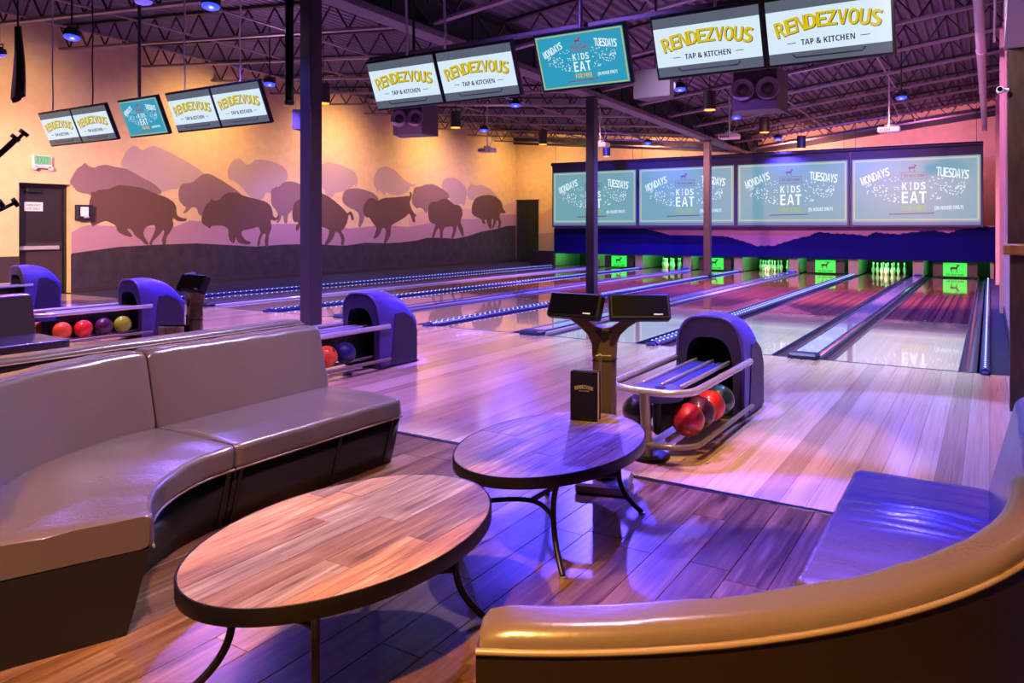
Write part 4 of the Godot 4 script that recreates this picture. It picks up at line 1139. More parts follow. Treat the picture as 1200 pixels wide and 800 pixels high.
# ---------------------------------------------------------------- projection screens and televisions
func promo(parent: Node3D, w: float, h: float, z: float, back: Material, edge: Material, text: Material, red: Material, lime: Material) -> void:
	# the weekday offer shown on screens and on the single televisions
	var rim := Geo.new()
	var b := 0.012 * w
	rim.box(Vector3(0, h / 2 - b, z), Vector3(w - 2 * b, b, 0.002))
	rim.box(Vector3(0, -h / 2 + b, z), Vector3(w - 2 * b, b, 0.002))
	rim.box(Vector3(w / 2 - b, 0, z), Vector3(b, h - 2 * b, 0.002))
	rim.box(Vector3(-w / 2 + b, 0, z), Vector3(b, h - 2 * b, 0.002))
	part(parent, "picture_edge", rim, edge)
	var g := Geo.new()
	var word := "MONDAYS"
	for k in 7:
		var f := k / 6.0
		letter(g, word[k], Vector2((-0.415 + 0.2 * f) * w, (0.155 + 0.14 * f) * h), 0.034 * w, 0.135 * h, z, 0.3 - 0.1 * f)
	word = "TUESDAYS"
	for k in 8:
		var f := k / 7.0
		letter(g, word[k], Vector2((0.19 + 0.215 * f) * w, (0.275 - 0.06 * f) * h), 0.031 * w, 0.145 * h, z, -0.02 - 0.1 * f)
	for k in 4:
		letter(g, "KIDS"[k], Vector2([-0.075, -0.026, 0.022, 0.072][k] * w, 0.055 * h), [0.042, 0.013, 0.04, 0.038][k] * w, 0.12 * h, z)
	for k in 3:
		letter(g, "EAT"[k], Vector2([-0.072, 0.0, 0.07][k] * w, -0.125 * h), [0.05, 0.066, 0.056][k] * w, 0.185 * h, z)
	letter(g, "(IN HOUSE ONLY)", Vector2(0.27 * w, -0.3 * h), 0.22 * w, 0.07 * h, z, 0.03)
	part(parent, "lettering", g, text)
	g = Geo.new()
	rng.seed = 77
	for k in 150:
		var s := -1.0 if k % 2 == 0 else 1.0
		var u := rng.randf()
		var c := Vector3(s * (0.12 + 0.27 * u) * w, (rng.randf_range(-0.22, 0.16) * (1.15 - u * 0.75) + 0.03) * h, z)
		g.box(c, Vector3(0.011 * w, 0.012 * h, 0.001), Basis(Vector3(0, 0, 1), rng.randf() * 1.2))
	part(parent, "confetti", g, text).set_meta("kind", "stuff")
	g = Geo.new()
	letter(g, "FOR FREE", Vector2(0.0, -0.295 * h), 0.19 * w, 0.085 * h, z)
	part(parent, "offer_lettering", g, lime)
	g = Geo.new()
	g.box(Vector3(-0.02 * w, -0.385 * h, z), Vector3(0.36 * w, 0.016 * h, 0.001), Basis(Vector3(0, 0, 1), 0.02))
	g.prism(elk(), 0.0, 0.001, Transform3D(Basis.from_scale(Vector3(0.075 * w, 0.13 * h, 1)), Vector3(-0.01 * w, 0.335 * h, z)))
	for q in [[0.0, 0.275, 0.2, 0.006], [0.0, 0.165, 0.2, 0.006], [-0.1, 0.22, 0.004, 0.115], [0.1, 0.22, 0.004, 0.115]]:
		g.box(Vector3(q[0] * w, q[1] * h, z), Vector3(q[2] * w, q[3] * h, 0.001))
	letter(g, "THE WILD GAME", Vector2(0.0, 0.22 * h), 0.17 * w, 0.045 * h, z)
	part(parent, "logo", g, red)

func screens() -> void:
	var where := ["leftmost", "second from the left", "second from the right", "rightmost"]
	for k in 4:
		var xc := -14.31 + 3.54 * (k + 0.5) + 0.0
		var t := thing("projection_screen", "pale blue projection screen with the weekday offer, %s of four" % where[k], "screen", Vector3(xc, 2.6, -25.6), 0.0, "projection screens over the lanes")
		part(t, "backing", boxg(Vector3(0, 0.14, -0.05), Vector3(3.53, 2.42, 0.04), 0.006), M.frame_blue)
		var f := part(t, "screen", boxg(Vector3(0, 0.0, -0.02), Vector3(3.4, 2.02, 0.012)), M.sc_back)
		part(f, "hem", boxg(Vector3(0, -0.965, -0.012), Vector3(3.4, 0.09, 0.008)), M.sc_hem)
		promo(f, 3.36, 1.88, -0.0115, M.sc_back, M.sc_edge, M.sc_text, M.sc_red, M.sc_lime)
		for o in f.get_children():
			if o.name != "hem":
				o.position.y += 0.05
		var al := AreaLight3D.new()
		al.name = numbered("screen_light")
		al.area_size = Vector2(3.3, 1.8)
		al.light_color = Color(0.72, 0.88, 0.95)
		al.light_energy = 0.12
		al.area_range = 40.0
		al.area_attenuation = 2.0
		al.shadow_enabled = true
		add_child(al, true)
		al.position = Vector3(xc, 2.6, -25.57)
		al.rotation.y = PI
		var g := Geo.new()
		g.cyl(Vector3(0, 1.33, 0.02), 0.06, 3.535, 12, Basis(Vector3(0, 0, 1), PI / 2))
		part(t, "roller_case", g, M.frame_blue)
		for s in [-1.6, 1.6]:
			g = Geo.new()
			g.tube([Vector3(s, 1.36, 0.0), Vector3(s, joist_y(xc + s, -25.6) - 2.6, 0.0)], 0.008, 6)
			part(t, "hanger", g, M.black)

func tv(label: String, at: Vector3, kind: String, group: String) -> Node3D:
	var t := thing("television", label, "television", at, 0.0, group)
	t.rotation.x = deg_to_rad(22)
	var w := 1.055
	var h := 0.62
	part(t, "case", boxg(Vector3(0, -h / 2, -0.035), Vector3(w, h, 0.06), 0.008), M.bezel)
	part(t, "back_box", boxg(Vector3(0, -h / 2, -0.09), Vector3(w * 0.6, h * 0.55, 0.06), 0.015), M.black)
	var f: MeshInstance3D
	if kind == "promo":
		f = part(t, "screen", boxg(Vector3.ZERO, Vector3(w - 0.06, h - 0.06, 0.008)), M.tv_teal)
		promo(f, w - 0.06, h - 0.06, 0.0055, M.tv_teal, M.tv_edge, M.tv_text, M.tv_red, M.tv_yellow)
	else:
		f = part(t, "screen", boxg(Vector3.ZERO, Vector3(w - 0.05, h - 0.06, 0.008)), M.tv_grey)
		part(f, "white_band", boxg(Vector3(0, 0.0, 0.0045), Vector3(w - 0.05, 0.37, 0.002)), M.tv_white)
		var g := Geo.new()
		var sh := Geo.new()
		var word := "RENDEZVOUS"
		for k in 10:
			var u := (k - 4.5) / 4.5
			var yy := 0.075 - 0.05 * u * u
			var hh := 0.125 + 0.012 * absf(u)
			letter(g, word[k], Vector2(u * 0.39, yy), 0.085, hh, 0.0065, -0.2 * u)
			letter(sh, word[k], Vector2(u * 0.39 + 0.006, yy - 0.006), 0.085, hh, 0.0058, -0.2 * u)
		part(f, "shadow_lettering", sh, M.tv_ink)
		part(f, "arched_lettering", g, M.tv_yellow)
		g = Geo.new()
		letter(g, "TAP & KITCHEN", Vector2(0, -0.105), 0.44, 0.05, 0.0065)
		for s in [-1, 1]:
			g.box(Vector3(s * 0.3, -0.105, 0.0065), Vector3(0.075, 0.006, 0.001))
		part(f, "small_lettering", g, M.tv_ink)
		g = Geo.new()
		g.tube([Vector3(-0.3, -0.205, 0.0055), Vector3(-0.27, -0.235, 0.0055), Vector3(0.27, -0.235, 0.0055), Vector3(0.3, -0.205, 0.0055)], 0.0065, 6)
		part(f, "tray_line", g, M.tv_ink)
	f.position = Vector3(0, -h / 2, 0.0)
	return t

func hanger(t: Node3D, x: float, top: float, r: float, m: Material, wavy := false) -> void:
	# a pole or cable from the set's top up to the steel, plumb although the set is tilted
	var b := Basis(Vector3.RIGHT, -deg_to_rad(22))
	var p := []
	for k in 9:
		var y := top * k / 8.0
		p.append(b * Vector3(x + (sin(k * 1.7) * 0.012 if wavy else 0.0), y - 0.02, -0.05))
	var g := Geo.new()
	g.tube(p, r, 8)
	part(t, "hanger", g, m)

func televisions() -> void:
	var pair := [[-1.725, "over the nearest ball return"], [-5.42, "over the second ball return"], [-9.5, "just left of the near column"], [-13.24, "in the farthest left pair"]]
	for k in 4:
		for s in [-1, 1]:
			var at := Vector3(pair[k][0] + s * 0.531, 3.53, -6.9)
			var t := tv("white television with yellow arched name, %s one %s" % ["left" if s < 0 else "right", pair[k][1]], at, "logo", "televisions showing the yellow name")
			var top := joist_y(at.x, -6.9) - 3.53 + 0.555
			if k < 2:
				hanger(t, -0.25 * s - 0.15, top, 0.014, M.cable, true)
			else:
				hanger(t, 0.1 * s, top, 0.012, M.cable if s < 0 or k == 2 else M.black, true)
	for k in 2:
		var at := Vector3([-3.57, -11.3][k], 3.53, -6.9)
		var t := tv(["blue television with the weekday offer hanging between the two large pairs", "small-looking blue television with the weekday offer between the two left pairs"][k], at, "promo", "televisions showing the blue offer")
		hanger(t, 0.02, joist_y(at.x, -6.9) - 3.53 + 0.555, 0.026, M.column)
	var r := thing("mounting_rail", "purple square rail carrying the televisions over the approach", "rail", Vector3(-3.5, 3.6, -7.07))
	part(r, "rail", boxg(Vector3(0, 0, 0), Vector3(6.1, 0.05, 0.05), 0.006), M.girder)

func speaker(at: Vector3, turn: float, label: String) -> void:
	var t := thing("loudspeaker", label, "loudspeaker", at, turn, "loudspeakers under the roof")
	var g := Geo.new()
	var p := PackedVector2Array([Vector2(-0.27, 0.17), Vector2(0.27, 0.17), Vector2(0.2, -0.19), Vector2(-0.2, -0.19)])
	g.prism(p, -0.2, 0.2, Transform3D(Basis(Vector3.RIGHT, -PI / 2), Vector3.ZERO))
	part(t, "cabinet", g, M.speaker)
	for s in [-1, 1]:
		g = Geo.new()
		var xf := Transform3D(Basis(Vector3.RIGHT, PI / 2), Vector3(s * 0.115, 0, 0.195))
		g.lathe([Vector2(0.112, -0.002), Vector2(0.112, 0.012), Vector2(0.098, 0.016), Vector2(0.05, -0.01), Vector2(0.045, -0.01)], 22, xf)
		part(t, "cone", g, M.cone)
		g = Geo.new()
		g.lathe([Vector2(0.05, -0.012), Vector2(0.035, 0.004), Vector2(0.0, 0.012)], 18, xf)
		part(t, "dust_cap", g, M.speaker)
		g = Geo.new()
		g.cyl(Vector3(0, s * 0.135, 0.17), 0.034, 0.006, 16, Basis(Vector3.RIGHT, PI / 2))
		part(t, "port", g, M.blacker)
	g = Geo.new()
	g.tube([Vector3(0, 0.15, 0), Vector3(0, joist_y(at.x, at.z) - at.y + 0.555, 0)], 0.02, 8)
	part(t, "drop_rod", g, M.black)

func projector(at: Vector3, label: String) -> void:
	var t := thing("projector", label, "projector", at, 0.0, "ceiling projectors")
	part(t, "body", boxg(Vector3(0, 0, 0), Vector3(0.5, 0.13, 0.36), 0.025), M.projector)
	var g := Geo.new()
	g.cyl(Vector3(0.12, 0, -0.19), 0.05, 0.04, 16, Basis(Vector3.RIGHT, PI / 2))
	part(t, "lens", g, M.lens)
	for k in 5:
		part(t, "vent_slot", boxg(Vector3(-0.18 + 0.05 * k, -0.01, 0.18), Vector3(0.03, 0.06, 0.006)), M.black)
	g = Geo.new()
	g.cyl(Vector3(0, 0.1, 0), 0.11, 0.05, 14)
	g.tube([Vector3(0, 0.1, 0), Vector3(0, joist_y(at.x, at.z) - at.y + 0.555, 0)], 0.025, 8)
	part(t, "drop_pole", g, M.steel)
	g = Geo.new()
	g.tube([Vector3(0.1, 0.06, 0.05), Vector3(0.22, 0.3, 0.05), Vector3(0.1, 0.6, 0.02), Vector3(0.03, 0.8, 0)], 0.008, 6)
	part(t, "cable", g, M.cable)

# ---------------------------------------------------------------- ball returns
func ball(at: Vector3, a: Color, b: Color, label: String, seed_: int) -> void:
	var t := thing("bowling_ball", label, "bowling ball", at, 0.0, "bowling balls on the racks")
	var m := mat(Color(1, 1, 1), 0.1)
	tri(m, mottle(seed_, [a, a.lerp(b, 0.3), b], 0.03, 128), Vector3(0.4, 0.4, 0.4), false)
	m.clearcoat_enabled = true
	m.clearcoat = 0.6
	var g := Geo.new()
	var prof := []
	for k in 17:
		var q := PI * k / 16.0
		prof.append(Vector2(sin(q) * 0.109, -cos(q) * 0.109))
	g.lathe(prof, 28)
	part(t, "shell", g, m)
	g = Geo.new()
	rng.seed = seed_
	var d := Vector3(rng.randf_range(-1, 1), rng.randf_range(-0.6, 0.9), rng.randf_range(-1, 1)).normalized()
	var x := d.cross(Vector3(rng.randf_range(-1, 1), 1, rng.randf_range(-1, 1))).normalized()
	for q in [Vector2(-0.11, 0.2), Vector2(0.13, 0.16), Vector2(0.05, -0.42)]:
		var dd: Vector3 = (d + x * q.x + x.cross(d) * q.y).normalized()
		g = Geo.new()
		g.cyl(dd * 0.1078, 0.0105, 0.003, 12, aim(-dd))
		part(t, "finger_hole", g, M.blacker)

func make_return(label: String) -> Node3D:
	# origin on the floor below the front of the hood; the rack runs towards +z
	var t := thing("ball_return", label, "ball return", Vector3.ZERO, 0.0, "ball return machines")
	var rows := []
	var inner := []
	var n := 26
	var L := 0.66
	for k in 15:
		var f := k / 14.0
		var zz := -L * f
		var e := maxf(0.0, (f - 0.25) / 0.75)
		var top := 0.8 + 0.015 * sin(PI * minf(f * 2.2, 1.0)) - 0.3 * pow(e, 2.6)
		var half := 0.265 - 0.05 * pow(e, 3.0)
		var row := PackedVector3Array()
		for j in n:
			var a := PI * j / (n - 1)
			var cx := cos(a)
			var sy := sin(a)
			var sx := signf(cx) * pow(absf(cx), 0.62)
			var yy := pow(maxf(sy, 0.0), 0.72)
			var lean := 0.0
			if k == 0:
				lean = 0.05 * (yy - 0.6)
			# below the shoulder the sides run straight down
			row.append(Vector3(sx * half, 0.42 + (top - 0.42) * yy, zz + (0.04 * yy if f < 0.01 else 0.0)))
		row.insert(0, Vector3(half, 0.02, zz))
		row.append(Vector3(-half, 0.02, zz))
		rows.append(row)
	var g := Geo.new()
	g.grid(rows, false, false, 0)
	var back := Array(rows[14])
	g.face(back, Vector3(0, 0.3, -0.3))
	part(t, "hood", g, M.hood)
	# front ring round the mouth
	g = Geo.new()
	var outer := PackedVector3Array()
	var mid := PackedVector3Array()
	var deep := PackedVector3Array()
	for j in rows[0].size():
		var p: Vector3 = rows[0][j]
		outer.append(p)
		var q := Vector3(p.x * 0.7, 0.36 + (p.y - 0.42) * 0.74 if p.y > 0.42 else p.y, p.z + 0.012)
		mid.append(q)
		deep.append(Vector3(q.x * 0.96, q.y, -0.5))
	g.grid([outer, mid], false, false, 1)
	part(t, "front_ring", g, M.hood_panel)
	g = Geo.new()
	g.grid([mid, deep], false, false, -1)
	g.face(Array(deep), Vector3(0, 0.3, -1.5))
	part(t, "mouth", g, M.blacker)
	g = Geo.new()
	g.tube(Array(outer), 0.012, 8)
	part(t, "rim", g, M.hood)
	for s in [-1, 1]:
		g = Geo.new()
		var pr := PackedVector2Array([Vector2(0.16, 0.03), Vector2(0.6, 0.03), Vector2(0.6, 0.36), Vector2(0.52, 0.5), Vector2(0.36, 0.58), Vector2(0.24, 0.57), Vector2(0.22, 0.5), Vector2(0.2, 0.3)])
		var xf := Transform3D(Basis(Vector3(0, 0, -1), Vector3(0, 1, 0), Vector3(1, 0, 0)), Vector3(s * 0.262, 0, 0))
		g.prism(pr, -0.008, 0.01, xf)
		part(t, "side_panel", g, M.hood_panel)
	part(t, "plinth", boxg(Vector3(0, 0.01, -0.32), Vector3(0.5, 0.02, 0.64), 0.004), M.black)
	# top rail: one bent tube from side to side round the front
	var p := []
	p.append(Vector3(0.285, 0.45, -0.12))
	p.append(Vector3(0.285, 0.45, 0.9))
	for k in range(0, 9):
		var a := PI / 2 * k / 8.0
		p.append(Vector3(0.285 - 0.2 + 0.2 * cos(a), 0.45, 1.15 + 0.2 * sin(a)))
	for k in range(0, 9):
		var a := PI / 2 + PI / 2 * k / 8.0
		p.append(Vector3(-0.285 + 0.2 + 0.2 * cos(a), 0.45, 1.15 + 0.2 * sin(a)))
	p.append(Vector3(-0.285, 0.45, 0.9))
	p.append(Vector3(-0.285, 0.45, -0.12))
	g = Geo.new()
	g.tube(p, 0.026, 12)
	part(t, "top_rail", g, M.steel)
	# lower rail that the balls lie on
	g = Geo.new()
	var q2 := []
	for a in p:
		q2.append(Vector3(a.x * 1.06, 0.105, a.z * 0.98))
	g.tube(q2, 0.018, 10)
	for s in [-1, 1]:
		g.tube([Vector3(s * 0.1, 0.115, -0.1), Vector3(s * 0.1, 0.115, 1.2)], 0.016, 8)
	part(t, "lower_rail", g, M.brushed)
	g = Geo.new()
	g.box(Vector3(0, 0.27, 0.5), Vector3(0.06, 0.3, 1.3), Basis.IDENTITY, 0.02)
	part(t, "centre_beam", g, M.black)
	# track between the rails, the blue light on it put into its colour
	for s in [-1, 1]:
		part(t, "track", boxg(Vector3(s * 0.075, 0.42, 0.48), Vector3(0.11, 0.02, 1.1), 0.006), M.tray)
	for s in [-1, 0, 1]:
		part(t, "track_rib", boxg(Vector3(s * 0.135, 0.435, 0.48), Vector3(0.022, 0.03, 1.12), 0.006), M.steel)
	g = Geo.new()
	g.cyl(Vector3(0, 0.4, 1.12), 0.17, 0.07, 24, Basis.IDENTITY, 0.15)
	part(t, "front_cap", g, M.bluecap)
	g = Geo.new()
	g.cyl(Vector3(0.02, 0.437, 1.12), 0.035, 0.004, 16)
	part(t, "vent_hole", g, M.blacker)
	g = Geo.new()
	g.tube([Vector3(0, 0.02, 1.29), Vector3(0, 0.45, 1.35)], 0.034, 12)
	part(t, "post", g, M.brushed)
	g = Geo.new()
	g.cyl(Vector3(0, 0.012, 1.26), 0.13, 0.024, 22)
	part(t, "foot", g, M.iron)
	return t

func ball_returns() -> void:
	var a := make_return("nearest dark ball return hood with a curved chrome rack of balls, beside the front table")
	a.position = Vector3(-1.88, 0, -5.93)
	var b := twin(a, Vector3(-5.72, 0, -6.05), 0.0, "second ball return with a blue-lit hood, behind the end of the left sofa")
	var c := twin(a, Vector3(-9.85, 0, -5.95), 0.0, "third ball return, rack of four bright balls, left of the column")
	var d := twin(a, Vector3(-15.2, 0, -7.0), 0.0, "farthest ball return hood at the left edge by the door")
	var y := 0.232
	var o := Vector3(-1.88, y, -5.93)
	var red := Color(0.75, 0.07, 0.15)
	var dred := Color(0.4, 0.04, 0.1)
	ball(o + Vector3(0.19, 0, 1.06), red, dred, "raspberry red ball at the front of the nearest rack", 101)
	ball(o + Vector3(0.19, 0, 0.83), Color(0.36, 0.05, 0.16), Color(0.16, 0.03, 0.12), "dark maroon ball second on the nearest rack", 102)
	ball(o + Vector3(0.19, 0, 0.6), Color(1.0, 0.2, 0.03), Color(0.9, 0.1, 0.02), "bright orange ball third on the nearest rack", 103)
	ball(o + Vector3(0.19, 0, 0.37), Color(0.02, 0.3, 0.2), Color(0.02, 0.14, 0.12), "dark green ball nearest the hood of the first rack", 104)
	ball(o + Vector3(-0.19, 0, 1.0), Color(0.05, 0.08, 0.08), Color(0.02, 0.03, 0.04), "black-green ball on the far side of the nearest rack", 105)
	o = Vector3(-5.72, y, -6.05)
	ball(o + Vector3(0.19, 0, 0.7), Color(1.0, 0.4, 0.08), Color(0.85, 0.25, 0.04), "orange ball just past the end of the left sofa", 106)
	ball(o + Vector3(0.19, 0, 0.44), Color(0.06, 0.07, 0.4), Color(0.03, 0.03, 0.2), "dark blue ball beside the second hood", 107)
	o = Vector3(-9.85, y, -5.95)
	ball(o + Vector3(0.19, 0, 1.0), Color(1.0, 0.4, 0.1), Color(0.9, 0.28, 0.05), "orange ball at the front of the third rack", 108)
	ball(o + Vector3(0.19, 0, 0.74), Color(1.0, 0.16, 0.1), Color(0.85, 0.08, 0.06), "scarlet ball second on the third rack", 109)
	ball(o + Vector3(0.19, 0, 0.48), Color(0.36, 0.06, 0.3), Color(0.2, 0.03, 0.18), "purple ball third on the third rack", 110)
	ball(o + Vector3(0.19, 0, 0.23), Color(0.62, 0.72, 0.05), Color(0.5, 0.6, 0.04), "lime yellow ball nearest the third hood", 111)
	ball(o + Vector3(-0.19, 0, 1.04), Color(0.7, 0.25, 0.1), Color(0.5, 0.15, 0.06), "brown orange ball behind the orange one on the third rack", 112)
	ball(o + Vector3(-0.19, 0, 0.78), Color(0.45, 0.1, 0.12), Color(0.3, 0.05, 0.08), "dark red ball behind the scarlet one on the third rack", 113)
	ball(o + Vector3(-0.19, 0, 0.5), Color(0.2, 0.06, 0.2), Color(0.1, 0.03, 0.12), "dark plum ball behind the purple one on the third rack", 114)

func make_console(label: String) -> Node3D:
	var t := thing("scoring_console", label, "scoring console", Vector3.ZERO, 0.0, "scoring consoles")
	part(t, "base_plate", boxg(Vector3(0, 0.03, 0), Vector3(0.3, 0.06, 0.3), 0.012), M.brushed)
	part(t, "column", boxg(Vector3(0, 0.42, 0), Vector3(0.13, 0.74, 0.11), 0.022), M.bronze)
	part(t, "rib", boxg(Vector3(-0.02, 0.42, 0.056), Vector3(0.02, 0.72, 0.02), 0.006), M.brushed)
	part(t, "joint_ring", boxg(Vector3(0, 0.74, 0), Vector3(0.134, 0.008, 0.114)), M.black)
	var g := Geo.new()
	var y := PackedVector2Array([Vector2(-0.065, 0.76), Vector2(0.065, 0.76), Vector2(0.068, 0.83), Vector2(0.09, 0.885), Vector2(0.14, 0.935), Vector2(0.2, 0.975), Vector2(0.15, 0.982), Vector2(0.09, 0.965), Vector2(0.045, 0.935), Vector2(0.0, 0.925), Vector2(-0.045, 0.935), Vector2(-0.09, 0.965), Vector2(-0.15, 0.982), Vector2(-0.2, 0.975), Vector2(-0.14, 0.935), Vector2(-0.09, 0.885), Vector2(-0.068, 0.83)])
	g.prism(y, -0.05, 0.05)
	part(t, "fork", g, M.bronze)
	g = Geo.new()
	g.prism(PackedVector2Array([Vector2(-0.05, 0.912), Vector2(0.05, 0.912), Vector2(0.0, 0.845)]), 0.05, 0.058)
	part(t, "triangle_badge", g, M.black)
	for s in [-1, 1]:
		var b := Basis(Vector3.UP, deg_to_rad(14.0 if s > 0 else -22.0)) * Basis(Vector3.RIGHT, deg_to_rad(-24))
		var c := Vector3(0.2 if s > 0 else -0.165, 1.045, 0.03)
		var o := part(t, "keypad", boxg(Vector3.ZERO, Vector3(0.345, 0.15, 0.06), 0.01), M.black)
		o.transform = Transform3D(b, c)
		part(o, "screen", boxg(Vector3(0, 0.005, 0.031), Vector3(0.315, 0.12, 0.002)), M.lens)
		part(o, "label_plate", boxg(Vector3(0.1, -0.047, 0.0325), Vector3(0.05, 0.008, 0.002)), M.white)
	return t

func consoles() -> void:
	var a := make_console("bronze scoring console with two black keypads behind the front table")
	a.position = Vector3(-1.885, 0, -4.0)
	a.rotation.y = deg_to_rad(18)
	twin(a, Vector3(-5.62, 0, -3.95), deg_to_rad(-24), "bronze scoring console seen from the side behind the left sofa")

# ---------------------------------------------------------------- seating
func rounded(u0: float, u1: float, y0: float, y1: float, r: float, lean := 0.0, crown := 0.0) -> PackedVector2Array:
	# a rounded rectangle in (u, y), its top pushed back by «lean»
	var p := PackedVector2Array()
	for c in [[u1 - r, y1 - r, 0.0], [u0 + r, y1 - r, 90.0], [u0 + r, y0 + r, 180.0], [u1 - r, y0 + r, 270.0]]:
		for k in 6:
			var a := deg_to_rad(c[2] + 90.0 * k / 5.0)
			p.append(Vector2(c[0] + cos(a) * r, c[1] + sin(a) * r))
		if c[2] == 0.0 and crown > 0.0:
			for k in range(1, 6):
				p.append(Vector2(lerpf(u1 - r, u0 + r, k / 6.0), y1 + crown * sin(PI * k / 6.0)))
	var out := PackedVector2Array()
	for q in p:
		out.append(Vector2(q.x + lean * (q.y - y0) / (y1 - y0), q.y))
	return out

var lumps := FastNoiseLite.new()

func sweep(prof: PackedVector2Array, place: Callable, steps: int, soft: float, dent := false) -> Geo:
	# the profile carried along «place»(t, u) for t from 0 to 1; «soft» rounds its two ends
	var mid := Vector2.ZERO
	for q in prof:
		mid += q
	mid /= prof.size()
	var rows := []
	var ts := []
	if soft > 0.0:
		ts = [[0.0, 0.86], [soft * 0.25, 0.955], [soft, 1.0]]
		for k in range(1, steps):
			ts.append([lerpf(soft, 1.0 - soft, float(k) / steps), 1.0])
		ts.append_array([[1.0 - soft, 1.0], [1.0 - soft * 0.25, 0.955], [1.0, 0.86]])
	else:
		for k in steps + 1:
			ts.append([float(k) / steps, 1.0])
	for e in ts:
		var row := PackedVector3Array()
		for q in prof:
			var s: float = e[1]
			var shrink := (1.0 - s) * 0.16
			var d := q - mid
			var qq := q - d.normalized() * minf(shrink, d.length() * 0.5)
			var w: Vector3 = place.call(e[0], qq.x)
			var yy := qq.y
			if dent and q.y > mid.y + 0.03:
				for c in [[0.34, 0.03], [0.42, 0.035], [0.52, 0.02]]:
					var band := exp(-pow((e[0] - c[0]) / 0.012, 2.0)) - 0.6 * exp(-pow((e[0] - c[0] - 0.028) / 0.012, 2.0))
					yy -= band * c[1] * 0.55 * smoothstep(0.12, 0.3, qq.x) * (1.0 - smoothstep(0.42, 0.5, qq.x))
			row.append(Vector3(w.x, yy, w.z))
		rows.append(row)
	if soft > 0.0:        # upholstery is never quite even
		for r in rows:
			for j in r.size():
				var q: Vector3 = r[j]
				r[j] = q + Vector3(lumps.get_noise_3dv(q * 9.0), lumps.get_noise_3dv(q * 9.0 + Vector3(40, 0, 0)), lumps.get_noise_3dv(q * 9.0 + Vector3(0, 40, 0))) * 0.009
	var g := Geo.new()
	g.grid(rows, true)
	g.face(Array(rows[0]), rows[1][0].lerp(rows[1][prof.size() / 2], 0.5))
	g.face(Array(rows[rows.size() - 1]), rows[rows.size() - 2][0].lerp(rows[rows.size() - 2][prof.size() / 2], 0.5))
	return g

func module(t: Node3D, place: Callable, steps: int, depth: float, lean: float, studs: Array, dent := false, top := 0.83, thick := 0.16) -> void:
	# one upholstered unit: seat, back pad, shell, plinth, welts
	var soft := 0.03
	part(t, "plinth", sweep(PackedVector2Array([Vector2(0.02, 0.3), Vector2(depth + 0.1, 0.3), Vector2(depth + 0.1, 0.0), Vector2(0.1, 0.0), Vector2(0.07, 0.1)]), place, steps, 0.0), M.base)
	part(t, "seat", sweep(rounded(0.0, depth + 0.08, 0.302, 0.425, 0.028, 0.0, 0.012), place, 96 if dent else steps, soft, dent), M.leather)
	part(t, "back", sweep(rounded(depth, depth + thick, 0.4, top, 0.034, lean), place, steps, soft), M.leather)
	part(t, "shell", sweep(rounded(depth + lean + 0.04, depth + thick + 0.003 + lean * 0.95, 0.03, top - 0.034, 0.006), place, steps, 0.0), M.leather_dark)
	for q in [[0.006, 0.306, "seat_welt"], [depth + thick + 0.004 + lean * 0.95, top - 0.034, "back_welt"]]:
		var p := []
		for k in steps + 1:
			var w: Vector3 = place.call(float(k) / steps, q[0])
			p.append(Vector3(w.x, q[1], w.z))
		var g := Geo.new()
		g.tube(p, 0.006, 6)
		part(t, q[2], g, M.piping)
	for s in studs:
		var a: Vector3 = place.call(s, 0.096)
		var b: Vector3 = place.call(s, 0.016)
		var g := Geo.new()
		g.bar(Vector3(a.x, 0.01, a.z), Vector3(b.x, 0.3, b.z), 0.024, 0.012, (b - a).normalized())
		part(t, "metal_strip", g, M.iron)

